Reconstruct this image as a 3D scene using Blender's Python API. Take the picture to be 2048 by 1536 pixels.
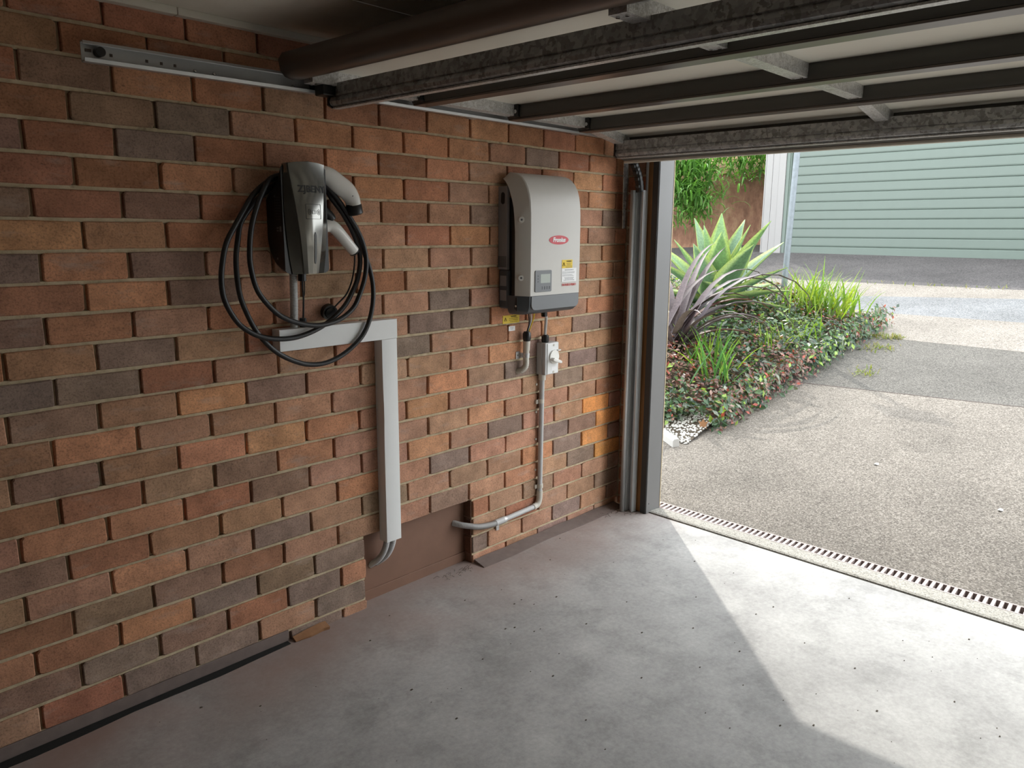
import bpy, math, random
import numpy as np
from mathutils import Vector, Matrix
random.seed(7)
RNG = np.random.default_rng(11)
for o in list(bpy.data.objects):
    bpy.data.objects.remove(o, do_unlink=True)
SC = bpy.context.scene
COL = SC.collection

# ------------------------------------------------------------------ camera
cam_d = bpy.data.cameras.new('camera')
cam_d.sensor_fit = 'HORIZONTAL'
cam_d.sensor_width = 36.0
cam_d.lens = 36.0 * 1541.96 / 2048.0
cam_d.clip_start = 0.02
cam_d.clip_end = 400
cam = bpy.data.objects.new('camera', cam_d)
COL.objects.link(cam)
_r = Vector((0.68069260, -0.73254434, 0.00603157))
_u = Vector((0.13780942, 0.13613262, 0.98105885))
_f = Vector((0.71949020, 0.66696829, -0.19361598))
CAM = Vector((0.021899, -2.456295, 1.539504))
M = Matrix(((_r.x, _u.x, -_f.x, CAM.x), (_r.y, _u.y, -_f.y, CAM.y), (_r.z, _u.z, -_f.z, CAM.z), (0, 0, 0, 1)))
cam.matrix_world = M
SC.camera = cam

# ------------------------------------------------------------------ world, sun, exposure
world = bpy.data.worlds.new('hazy_sky')
SC.world = world
world.use_nodes = True
wn = world.node_tree.nodes
wbg = wn['Background']
wbg.inputs['Color'].default_value = (0.93, 0.97, 1.0, 1)
wbg.inputs['Strength'].default_value = 2.6

sun_d = bpy.data.lights.new('sun', 'SUN')
sun_d.energy = 1.9
sun_d.angle = math.radians(0.7)
sun_d.color = (1.0, 0.96, 0.88)
sun = bpy.data.objects.new('sun', sun_d)
COL.objects.link(sun)
SUN_EL = math.radians(46.7)
SUN_AZ = math.radians(45.0)
_sd = Vector((math.cos(SUN_EL) * math.cos(SUN_AZ), math.cos(SUN_EL) * math.sin(SUN_AZ), math.sin(SUN_EL)))
sun.rotation_euler = _sd.to_track_quat('Z', 'Y').to_euler()
sun.location = _sd * 30

SC.view_settings.view_transform = 'Standard'
SC.view_settings.look = 'None'
SC.view_settings.exposure = 0.86
SC.view_settings.gamma = 1.0
SC.view_settings.use_curve_mapping = False

# ------------------------------------------------------------------ helpers
def lin(r, g, b):
    def c(v):
        v /= 255.0
        return v / 12.92 if v <= 0.04045 else ((v + 0.055) / 1.055) ** 2.4
    return (c(r), c(g), c(b))

class MB:
    def __init__(s):
        s.v = []; s.f = []; s.c = []
    def add(s, verts, faces, col=None):
        n = len(s.v)
        s.v += [tuple(p) for p in verts]
        s.f += [tuple(i + n for i in f) for f in faces]
        s.c += [col or (1, 1, 1)] * len(verts)
        return s
    def box(s, x0, x1, y0, y1, z0, z1, col=None):
        v = [(x0, y0, z0), (x1, y0, z0), (x1, y1, z0), (x0, y1, z0), (x0, y0, z1), (x1, y0, z1), (x1, y1, z1), (x0, y1, z1)]
        return s.add(v, [(0, 3, 2, 1), (4, 5, 6, 7), (0, 1, 5, 4), (1, 2, 6, 5), (2, 3, 7, 6), (3, 0, 4, 7)], col)
    def prism(s, poly, axis, a, b, col=None):
        """poly: 2d points in the two other axes (in axis order), extruded along axis from a to b"""
        n = len(poly)
        def mk(p, t):
            q = list(p); q.insert(axis, t); return tuple(q)
        v = [mk(p, a) for p in poly] + [mk(p, b) for p in poly]
        f = [(i, (i + 1) % n, n + (i + 1) % n, n + i) for i in range(n)] + [tuple(range(n))[::-1], tuple(range(n, 2 * n))]
        return s.add(v, f, col)
    def loft(s, rings, cap=True, closed=True, col=None):
        n = len(rings[0]); v = [p for r in rings for p in r]; f = []
        for i in range(len(rings) - 1):
            for j in range(n if closed else n - 1):
                k = (j + 1) % n
                f.append((i * n + j, i * n + k, (i + 1) * n + k, (i + 1) * n + j))
        if cap:
            f.append(tuple(range(n))[::-1]); f.append(tuple(range((len(rings) - 1) * n, len(rings) * n)))
        return s.add(v, f, col)
    def tube(s, path, rad, n=12, cap=True, col=None):
        P = [Vector(p) for p in path]; rings = []
        t0 = (P[1] - P[0]).normalized()
        up = Vector((0, 0, 1)) if abs(t0.z) < .9 else Vector((0, 1, 0))
        nrm = (up - t0 * up.dot(t0)).normalized()
        for i, p in enumerate(P):
            t = (P[min(i + 1, len(P) - 1)] - P[max(i - 1, 0)]).normalized()
            nrm = (nrm - t * nrm.dot(t)).normalized(); b = t.cross(nrm)
            r = rad[i] if isinstance(rad, (list, tuple)) else rad
            rings.append([p + (nrm * math.cos(2 * math.pi * k / n) + b * math.sin(2 * math.pi * k / n)) * r for k in range(n)])
        return s.loft(rings, cap, True, col)
    def cyl(s, p0, p1, r, n=16, r1=None, col=None):
        return s.tube([p0, p1], [r, r if r1 is None else r1], n, True, col)
    def build(s, name, mat, parent=None, smooth=False, bevel=0, seg=2, attr=False, auto=None, loc=None):
        me = bpy.data.meshes.new(name)
        me.from_pydata(s.v, [], s.f)
        if attr:
            a = me.color_attributes.new('tint', 'FLOAT_COLOR', 'POINT')
            a.data.foreach_set('color', np.array([(c[0], c[1], c[2], 1) for c in s.c], dtype=np.float32).ravel())
        me.update()
        o = bpy.data.objects.new(name, me)
        COL.objects.link(o)
        if mat: me.materials.append(mat)
        if smooth:
            me.polygons.foreach_set('use_smooth', [True] * len(me.polygons))
            if auto is not None:
                me.set_sharp_from_angle(angle=math.radians(auto))
        if bevel:
            m = o.modifiers.new('bevel', 'BEVEL'); m.width = bevel; m.segments = seg; m.limit_method = 'ANGLE'; m.angle_limit = math.radians(40)
        if parent is not None:
            o.parent = parent
            o.matrix_parent_inverse = Matrix.Translation(-Vector(parent.location))
        return o

def crom(pts, n=8):
    P = [Vector(p) for p in pts]; out = []
    for i in range(len(P) - 1):
        p0 = P[max(i - 1, 0)]; p1 = P[i]; p2 = P[i + 1]; p3 = P[min(i + 2, len(P) - 1)]
        for k in range(n):
            t = k / n
            out.append(0.5 * ((2 * p1) + (p2 - p0) * t + (2 * p0 - 5 * p1 + 4 * p2 - p3) * t * t + (3 * p1 - p0 - 3 * p2 + p3) * t ** 3))
    out.append(P[-1]); return out

def tag(o, label=None, cat=None, group=None, kind=None):
    if label: o['label'] = label
    if cat: o['category'] = cat
    if group: o['group'] = group
    if kind: o['kind'] = kind
    return o

def thing(name, loc, label, cat, group=None):
    o = bpy.data.objects.new(name, None); o.empty_display_size = 0.05
    COL.objects.link(o); o.location = loc
    return tag(o, label, cat, group)

# ------------------------------------------------------------------ materials
def nt(name):
    m = bpy.data.materials.new(name); m.use_nodes = True
    t = m.node_tree; b = t.nodes['Principled BSDF']
    return m, t, b
def N(t, typ, **kw):
    n = t.nodes.new(typ)
    for k, v in kw.items():
        if k in n.inputs: n.inputs[k].default_value = v
        else: setattr(n, k, v)
    return n
def L(t, a, b): t.links.new(a, b)
def coords(t, scale=(1, 1, 1)):
    tc = N(t, 'ShaderNodeTexCoord'); mp = N(t, 'ShaderNodeMapping')
    geo = N(t, 'ShaderNodeNewGeometry')
    mp.inputs['Scale'].default_value = scale
    L(t, geo.outputs['Position'], mp.inputs['Vector'])
    return mp.outputs['Vector']
def noise(t, vec, scale, detail=4, rough=.55):
    n = N(t, 'ShaderNodeTexNoise'); n.inputs['Scale'].default_value = scale; n.inputs['Detail'].default_value = detail; n.inputs['Roughness'].default_value = rough
    L(t, vec, n.inputs['Vector']); return n.outputs['Fac']
def ramp(t, fac, stops):
    r = N(t, 'ShaderNodeValToRGB'); e = r.color_ramp.elements
    while len(e) < len(stops): e.new(0.5)
    for el, (p, c) in zip(e, stops):
        el.position = p; el.color = (c[0], c[1], c[2], 1) if not isinstance(c, (int, float)) else (c, c, c, 1)
    L(t, fac, r.inputs['Fac']); return r.outputs['Color']
def mix(t, fac, a, b, mode='MIX'):
    m = N(t, 'ShaderNodeMix', data_type='RGBA', blend_type=mode)
    for sock, v in ((m.inputs[0], fac), (m.inputs[6], a), (m.inputs[7], b)):
        if hasattr(v, 'is_output'): L(t, v, sock)
        elif isinstance(v, (int, float)): sock.default_value = v
        else: sock.default_value = (v[0], v[1], v[2], 1)
    return m.outputs[2]
def bump(t, b, h, strength=.3, dist=.002):
    n = N(t, 'ShaderNodeBump'); n.inputs['Strength'].default_value = strength; n.inputs['Distance'].default_value = dist
    L(t, h, n.inputs['Height']); L(t, n.outputs['Normal'], b.inputs['Normal'])
def plain(name, col, rough=.5, metal=0, nz=.08, nscale=30, bmp=0, spec=.5):
    m, t, b = nt(name)
    v = coords(t); f = noise(t, v, nscale)
    c = mix(t, f, tuple(x * (1 - nz) for x in col), tuple(min(1, x * (1 + nz)) for x in col))
    L(t, c, b.inputs['Base Color'])
    b.inputs['Roughness'].default_value = rough; b.inputs['Metallic'].default_value = metal
    b.inputs['Specular IOR Level'].default_value = spec
    if bmp: bump(t, b, noise(t, v, nscale * 4), bmp)
    return m

def m_brick():
    m, t, b = nt('brick'); v = coords(t)
    at = N(t, 'ShaderNodeAttribute'); at.attribute_name = 'tint'
    sw = ramp(t, noise(t, v, 11, 5, .65), [(.30, .70), (.70, 1.28)])
    c = mix(t, 1.0, at.outputs['Color'], sw, 'MULTIPLY')
    fine = ramp(t, noise(t, v, 160, 5, .7), [(.30, .55), (.52, 1.06)])
    c = mix(t, 1.0, c, fine, 'MULTIPLY')
    vs = N(t, 'ShaderNodeMapping'); vs.inputs['Scale'].default_value = (1, 1, 3.2); L(t, v, vs.inputs['Vector'])
    eff = ramp(t, noise(t, vs.outputs['Vector'], 5.5, 6, .62), [(.56, 0), (.76, .6)])
    c = mix(t, eff, c, (.47, .37, .31))
    dk = ramp(t, noise(t, vs.outputs['Vector'], 30, 8, .82), [(.585, 0), (.68, .85)])
    c = mix(t, dk, c, (.055, .035, .025))
    sp = ramp(t, noise(t, v, 230, 2), [(.77, 0), (.80, .9)])
    c = mix(t, sp, c, (.62, .55, .45))
    L(t, c, b.inputs['Base Color']); b.inputs['Roughness'].default_value = .9; b.inputs['Specular IOR Level'].default_value = .2
    bump(t, b, noise(t, v, 120, 6, .75), .7, .003)
    return m
def m_mortar():
    m, t, b = nt('mortar'); v = coords(t)
    c = ramp(t, noise(t, v, 40, 5), [(.25, (.42, .34, .215)), (.7, (.64, .53, .37))])
    dk = ramp(t, noise(t, v, 14, 5, .7), [(.58, 0), (.72, .6)])
    c = mix(t, dk, c, (.12, .085, .05))
    L(t, c, b.inputs['Base Color']); b.inputs['Roughness'].default_value = .95; b.inputs['Specular IOR Level'].default_value = .1
    bump(t, b, noise(t, v, 260, 5), .6, .002)
    return m
def m_floor():
    m, t, b = nt('concrete_floor'); v = coords(t)
    c = ramp(t, noise(t, v, 1.7, 7, .62), [(.30, (.29, .285, .278)), (.5, (.37, .365, .355)), (.72, (.46, .455, .44))])
    g = ramp(t, noise(t, v, 55, 6, .7), [(.25, .80), (.7, 1.10)])
    c = mix(t, 1.0, c, g, 'MULTIPLY')
    blot = ramp(t, noise(t, v, 4.5, 8, .75), [(.30, .70), (.50, 1.0), (.66, 1.10)])
    c = mix(t, 1.0, c, blot, 'MULTIPLY')
    # reddish brick-dust stain along the wall foot
    sep = N(t, 'ShaderNodeSeparateXYZ'); L(t, v, sep.inputs[0])
    mr = N(t, 'ShaderNodeMapRange'); mr.inputs[1].default_value = -.55; mr.inputs[2].default_value = -.02; L(t, sep.outputs['Y'], mr.inputs[0])
    n1 = ramp(t, noise(t, v, 2.3, 5), [(.30, .25), (.7, 1.0)])
    mm = N(t, 'ShaderNodeMath', operation='MULTIPLY'); L(t, mr.outputs[0], mm.inputs[0]); L(t, n1, mm.inputs[1])
    c = mix(t, mm.outputs[0], c, (.30, .20, .17))
    sp = ramp(t, noise(t, v, 300, 2), [(.76, 0), (.80, .5)])
    c = mix(t, sp, c, (.12, .11, .10))
    L(t, c, b.inputs['Base Color']); b.inputs['Roughness'].default_value = .72; b.inputs['Specular IOR Level'].default_value = .35
    bump(t, b, noise(t, v, 90, 6), .15, .002)
    return m
def m_aggregate(name, lo, hi, chip, scale=120, patch=(.75, 1.1)):
    m, t, b = nt(name); v = coords(t)
    vo = N(t, 'ShaderNodeTexVoronoi'); vo.inputs['Scale'].default_value = scale; L(t, v, vo.inputs['Vector'])
    c = mix(t, noise(t, v, scale * .8, 4, .7), lo, hi)
    sepc = N(t, 'ShaderNodeSeparateColor'); L(t, vo.outputs['Color'], sepc.inputs[0])
    k = ramp(t, sepc.outputs[0], [(.62, 0), (.72, .85)])
    c = mix(t, k, c, chip)
    k2 = ramp(t, sepc.outputs[1], [(.78, 0), (.84, .7)])
    c = mix(t, k2, c, tuple(x * .45 for x in lo))
    p = ramp(t, noise(t, v, 1.1, 6, .65), [(.3, patch[0]), (.7, patch[1])])
    c = mix(t, 1.0, c, p, 'MULTIPLY')
    L(t, c, b.inputs['Base Color']); b.inputs['Roughness'].default_value = .9; b.inputs['Specular IOR Level'].default_value = .2
    bump(t, b, vo.outputs['Distance'], .35, .004)
    return m
def m_galv(name='galvanised_steel', lo=.14, hi=.52, scale=36, rough=.42, stretch=(1, 1, 1)):
    m, t, b = nt(name); v = coords(t, stretch)
    wob = N(t, 'ShaderNodeVectorMath', operation='ADD')
    nn = N(t, 'ShaderNodeTexNoise'); nn.inputs['Scale'].default_value = scale * .8; L(t, v, nn.inputs['Vector'])
    sc = N(t, 'ShaderNodeVectorMath', operation='SCALE'); sc.inputs[3].default_value = .03; L(t, nn.outputs['Color'], sc.inputs[0])
    L(t, v, wob.inputs[0]); L(t, sc.outputs[0], wob.inputs[1])
    vo = N(t, 'ShaderNodeTexVoronoi'); vo.inputs['Scale'].default_value = scale; L(t, wob.outputs[0], vo.inputs['Vector'])
    sepc = N(t, 'ShaderNodeSeparateColor'); L(t, vo.outputs['Color'], sepc.inputs[0])
    c = ramp(t, sepc.outputs[0], [(.05, (lo, lo * .98, lo * .92)), (.5, ((lo + hi) / 2,) * 3), (.95, (hi, hi * 1.0, hi * .98))])
    L(t, c, b.inputs['Base Color']); b.inputs['Metallic'].default_value = .40; b.inputs['Roughness'].default_value = rough
    return m
def m_leaf(name, rough=.4, trans=.35):
    m, t, b = nt(name); v = coords(t)
    at = N(t, 'ShaderNodeAttribute'); at.attribute_name = 'tint'
    sw = ramp(t, noise(t, v, 60, 3), [(.3, .75), (.7, 1.2)])
    c = mix(t, 1.0, at.outputs['Color'], sw, 'MULTIPLY')
    L(t, c, b.inputs['Base Color']); b.inputs['Roughness'].default_value = rough
    tr = N(t, 'ShaderNodeBsdfTranslucent'); L(t, mix(t, 1.0, c, (1.25, 1.3, .7), 'MULTIPLY'), tr.inputs['Color'])
    ms = N(t, 'ShaderNodeMixShader'); ms.inputs[0].default_value = trans
    L(t, b.outputs[0], ms.inputs[1]); L(t, tr.outputs[0], ms.inputs[2])
    L(t, ms.outputs[0], t.nodes['Material Output'].inputs['Surface'])
    return m
def m_timber():
    m, t, b = nt('timber'); v = coords(t, (30, 30, 1.5))
    c = ramp(t, noise(t, v, 2.0, 5), [(.3, (.20, .085, .025)), (.7, (.36, .17, .055))])
    L(t, c, b.inputs['Base Color']); b.inputs['Roughness'].default_value = .7
    return m
def m_soil():
    m, t, b = nt('clay_bank'); v = coords(t, (1, 1, .45))
    c = ramp(t, noise(t, v, 3.2, 8, .7), [(.3, (.11, .055, .035)), (.5, (.24, .125, .08)), (.65, (.34, .22, .13)), (.8, (.20, .17, .09))])
    L(t, c, b.inputs['Base Color']); b.inputs['Roughness'].default_value = .95
    bump(t, b, noise(t, v, 12, 6), .7, .05)
    return m
def m_ceiling():
    m, t, b = nt('ceiling_board'); v = coords(t)
    c = ramp(t, noise(t, v, 2.6, 6), [(.3, (.66, .60, .50)), (.6, (.80, .75, .65))])
    L(t, c, b.inputs['Base Color']); b.inputs['Roughness'].default_value = .8
    return m

MAT = dict(
    brick=m_brick(), mortar=m_mortar(), floor=m_floor(), ceiling=m_ceiling(), timber=m_timber(), soil=m_soil(),
    slab=m_aggregate('exposed_aggregate', (.130, .115, .099), (.175, .156, .135), (.25, .228, .20), 150),
    asphalt=m_aggregate('worn_asphalt', (.082, .077, .070), (.115, .108, .097), (.165, .155, .14), 140),
    road=m_aggregate('road_asphalt', (.13, .136, .143), (.175, .18, .185), (.23, .23, .23), 120),
    verge=m_aggregate('pale_verge_concrete', (.165, .148, .131), (.22, .199, .174), (.27, .249, .22), 120),
    far_slab_shaded=m_aggregate('far_driveway_shaded', (.068, .063, .063), (.092, .086, .086), (.12, .112, .11), 100),  # apron colour darkened to carry the green garage's cast shade
    kerb=m_aggregate('threshold_concrete', (.28, .266, .235), (.35, .337, .30), (.385, .37, .335), 200, (.85, 1.08)),
    galv=m_galv(), galv_fine=m_galv('galvanised_strip', .42, .72, 150, .36), galv_dark=m_galv('galvanised_strut', .22, .46, 70, .5),
    galv_pole=plain('galvanised_pole', (.17, .195, .215), .5, .2, .3, 28),
    white_metal=plain('white_trunking', (.80, .81, .80), .38, 0, .02),
    pvc=plain('grey_conduit', (.50, .50, .495), .45, 0, .04),
    pvc_cream=plain('cream_conduit', (.60, .57, .50), .5, 0, .05),
    black=plain('black_plastic', (.012, .012, .012), .35), black_matt=plain('black_rubber', (.016, .016, .017), .42, 0, .1),
    black_side=plain('black_side_plastic', (.009, .009, .010), .32),
    silver=plain('silver_gloss', (.22, .217, .20), .14, .85, .02), chrome=plain('chrome', (.7, .7, .68), .15, 1, .02),
    plug_white=plain('gloss_white_plastic', (.84, .83, .79), .22, 0, .02),
    inv_grey=plain('light_grey_cover', (.585, .57, .535), .45, 0, .02), inv_dark=plain('dark_grey_base', (.072, .080, .088), .42, 0, .03),
    inv_panel=plain('mid_grey_panel', (.165, .175, .185), .4, 0, .02), inv_back=plain('grey_backplate', (.25, .24, .24), .5, 0, .03),
    lcd=plain('lcd', (.42, .46, .42), .25, 0, .03), red=plain('red_print', (.58, .035, .05), .45, 0, .02), white=plain('white_print', (.85, .85, .85), .5, 0, .01),
    redtext=plain('faded_red_print', (.62, .12, .11), .5, 0, .02),
    yellow=plain('yellow_sticker', (.78, .55, .01), .45, 0, .02), ink=plain('black_ink', (.02, .02, .02), .6, 0, .02), dullink=plain('grey_ink', (.22, .22, .22), .6, 0, .02), goldink=plain('dark_ink_on_yellow', (.20, .13, .01), .6, 0, .02),
    jamb=plain('grey_painted_steel', (.15, .15, .149), .42, .0, .06, 6), jamb_dark=plain('dark_steel_edge', (.035, .036, .035), .4, .2, .1, 8),
    skin=plain('cream_door_skin', (.78, .75, .66), .45, 0, .05, 5), lip=plain('brown_door_edge', (.095, .073, .060), .30, .1, .08, 8), lip_dark=plain('grey_door_edge', (.085, .082, .074), .45, .2, .08, 8),
    brown=plain('brown_painted_panel', (.20, .105, .068), .65, 0, .18, 9, .1), strip=plain('joint_strip', (.17, .13, .115), .85, 0, .25, 25, .2), gap=plain('bitumen_joint', (.010, .010, .009), .9, 0, .3, 60, .4),
    grate=plain('pink_grey_grate', (.36, .30, .285), .6, 0, .1, 40), pit=plain('drain_channel', (.05, .035, .03), .9),
    green=plain('sage_green_door', (.110, .142, .122), .45, 0, .05, 7), green_frame=plain('green_frame', (.085, .115, .095), .5), wboard=plain('pale_cladding', (.26, .253, .247), .55, 0, .05, 4),
    leaf=m_leaf('leaf', .28), agave=m_leaf('agave_leaf', .45, .30), flax=m_leaf('flax_leaf', .55, .12), grass=m_leaf('grass_blade', .5, .45),
    earth=plain('garden_soil', (.055, .042, .028), .95, 0, .4, 20, .3), pebble=plain('white_pebble', (.45, .44, .41), .6, 0, .25, 50),
    zinc=plain('zinc_track', (.52, .53, .53), .33, .55, .12, 14), edging=plain('white_edging', (.42, .41, .39), .7, 0, .06, 9), trim=plain('painted_trim', (.62, .575, .49), .55, 0, .08, 6),
    plaster=plain('white_render', (.72, .70, .66), .85, 0, .08, 3), debris=plain('dry_debris', (.05, .035, .02), .9, 0, .3, 60), dry_leaf=plain('dry_leaf', (.30, .15, .07), .8, 0, .2, 50),
    grey_wall=plain('grey_block_wall', (.22, .20, .18), .9, 0, .1, 4), petal=plain('pale_petal', (.75, .73, .70), .7),
)

def text_mesh(name, body, size, mat, parent, origin, xdir, ydir, ext=.0006, shear=0, bold=0, align='CENTER', sx=1.0):
    cu = bpy.data.curves.new('tmp', 'FONT'); cu.body = body; cu.size = size; cu.extrude = ext; cu.shear = shear; cu.offset = bold
    cu.align_x = align; cu.align_y = 'CENTER'; cu.resolution_u = 3
    ob = bpy.data.objects.new('tmp', cu); COL.objects.link(ob)
    dg = bpy.context.evaluated_depsgraph_get()
    me = bpy.data.meshes.new_from_object(ob.evaluated_get(dg))
    bpy.data.objects.remove(ob, do_unlink=True)
    X = Vector(xdir).normalized(); Y = Vector(ydir).normalized(); Z = X.cross(Y)
    mw = Matrix(((X.x * sx, Y.x, Z.x, origin[0]), (X.y * sx, Y.y, Z.y, origin[1]), (X.z * sx, Y.z, Z.z, origin[2]), (0, 0, 0, 1)))
    me.transform(mw); me.name = name
    me.materials.clear(); me.materials.append(mat)
    o = bpy.data.objects.new(name, me); COL.objects.link(o)
    o.parent = parent; o.matrix_parent_inverse = Matrix.Translation(-Vector(parent.location))
    return o

# ================================================================== SETTING
# ---- garage floor
def kin(y): return 3.549 + (y + .348) * .0464        # inner edge of the threshold
def din(y): return 3.660 + (y + .236) * .0284        # inner edge of the drain
fl = MB(); e = [(kin(y) - .005, y, 0) for y in (0.07, -.4, -2.03, -2.8, -3.5)]
fl.add([(-4.2, 0.07, 0)] + e + [(-4.2, -3.5, 0)] + [(-4.2, 0.07, -.15), (e[0][0], .07, -.15), (e[-1][0], -3.5, -.15), (-4.2, -3.5, -.15)],
       [(0, 6, 5, 4, 3, 2, 1), (7, 8, 9, 10), (1, 8, 7, 0), (5, 9, 8, 1)])
floor = fl.build('floor', MAT['floor']); tag(floor, kind='structure')

# ---- brick wall
wall = bpy.data.objects.new('wall_left', None); COL.objects.link(wall); tag(wall, 'red-brown brick wall with raked cream mortar joints along the garage', kind='structure')
XE = 3.578            # inner end of the wall
NX0, NX1, NZ = 1.793, 2.403, 0.306   # missing-brick recess at the wall foot
CH = 0.08974
def bz(k): return 2.195 - CH * k
mb = MB(); YM = .017
mb.box(-4.2, NX0 - .002, YM, .20, -.1, 2.42); mb.box(NX1 + .002, 3.70, YM, .20, -.1, 2.42); mb.box(NX0 - .002, NX1 + .002, YM, .20, NZ + .004, 2.42)
mb.box(NX0 - .002, NX1 + .002, .075, .20, -.1, NZ + .004)
for k in range(-2, 25):
    zz = bz(k)
    if zz > NZ + .02: mb.box(-4.2, 3.577, .0065, YM + .001, zz - .0060, zz + .0060)
    else:
        mb.box(-4.2, NX0 - .003, .0065, YM + .001, zz - .0060, zz + .0060); mb.box(NX1 + .003, 3.577, .0065, YM + .001, zz - .0060, zz + .0060)
mort = mb.build('mortar_bed', MAT['mortar'], wall)
MB().box(-4.2, 1.43, .002, .018, -.01, bz(24) + .0035).build('footing_band', MAT['strip'], wall, bevel=.003)
rp = MB().box(NX0 - .001, NX1 + .001, .056, .074, -.02, NZ + .003).box(NX0 - .001, NX1 + .001, .050, .057, -.02, .045).build('recess_panel', MAT['brown'], wall, bevel=.002)
tag(rp, 'brown painted steel panel in the recess')
# brick reveals either side of the recess
MB().box(NX1 + .0005, NX1 + .006, .0095, .058, -.01, NZ).build('recess_reveal', MAT['brown'], wall)

PAL = {'R': (.430, .200, .118), 'O': (.585, .290, .160), 'P': (.480, .270, .175), 'D': (.330, .208, .145), 'G': (.305, .212, .168), 'B': (.460, .245, .148), 'X': (.76, .34, .12)}
ROWS = {  # course: (x of a perpend, colours from the brick left of it)
    0: (.71, 'RRRRRRRRRRRRR'), 1: (.83, 'BRRRRRRRRRRRR'), 2: (.721, 'RDORPRROORROO'), 3: (.837, 'RDGPOOOOPGROO'), 4: (.714, 'DRGRBOROPRROO'),
    5: (.836, 'RROPRORPPBROR'), 6: (.719, 'DRDRRPRBDPRPG'), 7: (.842, 'OBRRRPROBPRPO'), 8: (.724, 'GODPPBPPPROPR'), 9: (.833, 'RODPPRPBRPROP'), 10: (.718, 'DRPRPPPGPRPPO'),
    11: (.846, 'BGPRPPGGORPOP'), 12: (.725, 'GGRPPBGPRPOGD'), 13: (.836, 'DPODPPPPOGPBR'), 14: (.702, 'BOPPPPPOPGPGD'), 15: (.825, 'DBOOOPOPPPGPR'), 16: (.702, 'RRPDOPPPOBPPR'),
    17: (.830, 'OORDPPOPGPPDP'), 18: (.710, 'DRBBPOPGPPGDD'), 19: (.826, 'POPGPDPPPOGPD'), 20: (.706, 'RDDRPPPDPOPGP'), 21: (.835, 'ROGDGGPRPDPPD'), 22: (.713, 'DGDRGBPPPRPPD'), 23: (.831, 'RGGPGPPGPPGPD'), 24: (.715, 'DGGBGPPPPPGPP')}
XBR = {(17, 10), (18, 11), (19, 10), (20, 11)}

def brick_geo(mb, x0, x1, z0, z1, col, yf=0.0, yb=.020):
    """a worn brick: outline of ten points, arrises rounded, front face at y=yf"""
    cx = .0035
    j = lambda a: random.uniform(-a, a)
    c = .0022 + random.random() ** 2 * .007
    def outline(ins):
        a, b_, d, e = x0 + ins, x1 - ins, z0 + ins, z1 - ins
        return [(a + c, d), ((a + b_) / 2 + j(.02), d), (b_ - c, d), (b_, d + c), (b_, e - c), (b_ - c, e), ((a + b_) / 2 + j(.02), e), (a + c, e), (a, e - c), (a, d + c)]
    o0 = outline(0); jit = [(j(.0016), j(.0016)) for _ in o0]
    o1 = outline(.0028)
    t = j(.0016); s = j(.0012)
    n = 10
    v = [(x, yb, z) for x, z in o0] + [(x + a, yf + .0030 + t, z + b) for (x, z), (a, b) in zip(o0, jit)] + [(x + a, yf + t + s * (1 if x > (x0 + x1) / 2 else -1), z + b) for (x, z), (a, b) in zip(o1, jit)]
    f = []
    for r in (0, 1):
        for i in range(n):
            k = (i + 1) % n
            f.append((r * n + i, r * n + k, (r + 1) * n + k, (r + 1) * n + i))
    f.append(tuple(range(2 * n, 3 * n)))
    mb.add(v, f, col)

def jitter(col, a=.11):
    k = 1 + random.uniform(-a, a)
    return tuple(max(.01, c * k * (1 + random.uniform(-.05, .05))) for c in col)

def proj_area(x0, x1, z0, z1):
    pts = []
    for x, z in ((x0, z0), (x1, z0), (x1, z1), (x0, z1)):
        d = Vector((x, 0, z)) - CAM; w = d.dot(_f)
        if w < .1: return 0
        pts.append((1024 + 1541.96 * d.dot(_r) / w, 768 - 1541.96 * d.dot(_u) / w))
    cx = sum(p[0] for p in pts) / 4; cy = sum(p[1] for p in pts) / 4
    if max(p[0] for p in pts) < 0 or cy < -15 or cy > 1560: return 0
    return abs(sum(pts[i][0] * pts[(i + 1) % 4][1] - pts[(i + 1) % 4][0] * pts[i][1] for i in range(4))) / 2

bricks = []
for c in range(-2, 25):
    z1 = bz(c) - .005; z0 = bz(c + 1) + .005
    z0 = max(z0, -.006)
    xs, cols = ROWS.get(c, (.71 + .12 * (c % 2), 'RRRRRRRRRRRRR'))
    i0 = -20
    for i in range(i0, 14):
        a = xs + .24 * i + .005; b = xs + .24 * (i + 1) - .005
        if c % 1 == 0 and i >= 0: pass
        if a > XE - .02: continue
        b = min(b, XE)
        if b < -4: continue
        if i + 1 >= 0 and i + 1 < len(cols): key = cols[i + 1]
        else: key = random.choice('RRPPOBDG')
        if key == 'X': col = jitter(PAL['X'], .05)
        elif (c, i) in XBR: col = jitter(PAL['X'], .05)
        else: col = jitter(PAL[key])
        segs = [(a, b)]
        if bz(c) < NZ + .03:      # courses beside the recess
            segs = []
            if a < NX0: segs.append((a, min(b, NX0)))
            if b > NX1: segs.append((max(a, NX1 + (.006 if a < NX1 else 0)), b))
        if c == 24: segs = [(max(p, 1.435), q) for p, q in segs if q > 1.46]
        for (p, q) in segs:
            if q - p > .02: bricks.append((proj_area(p, q, z0, z1), p, q, z0, z1, col))
bricks.sort(key=lambda t: -t[0])
rest = MB()
for n, (ar, p, q, z0, z1, col) in enumerate(bricks):
    if n < 300 and ar > 0:
        m1 = MB(); brick_geo(m1, p, q, z0, z1, col); m1.build('brick', MAT['brick'], wall, attr=True)
    else:
        brick_geo(rest, p, q, z0, z1, col)
ro = rest.build('outer_bricks', MAT['brick'], wall, attr=True); tag(ro, kind='stuff')
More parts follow.
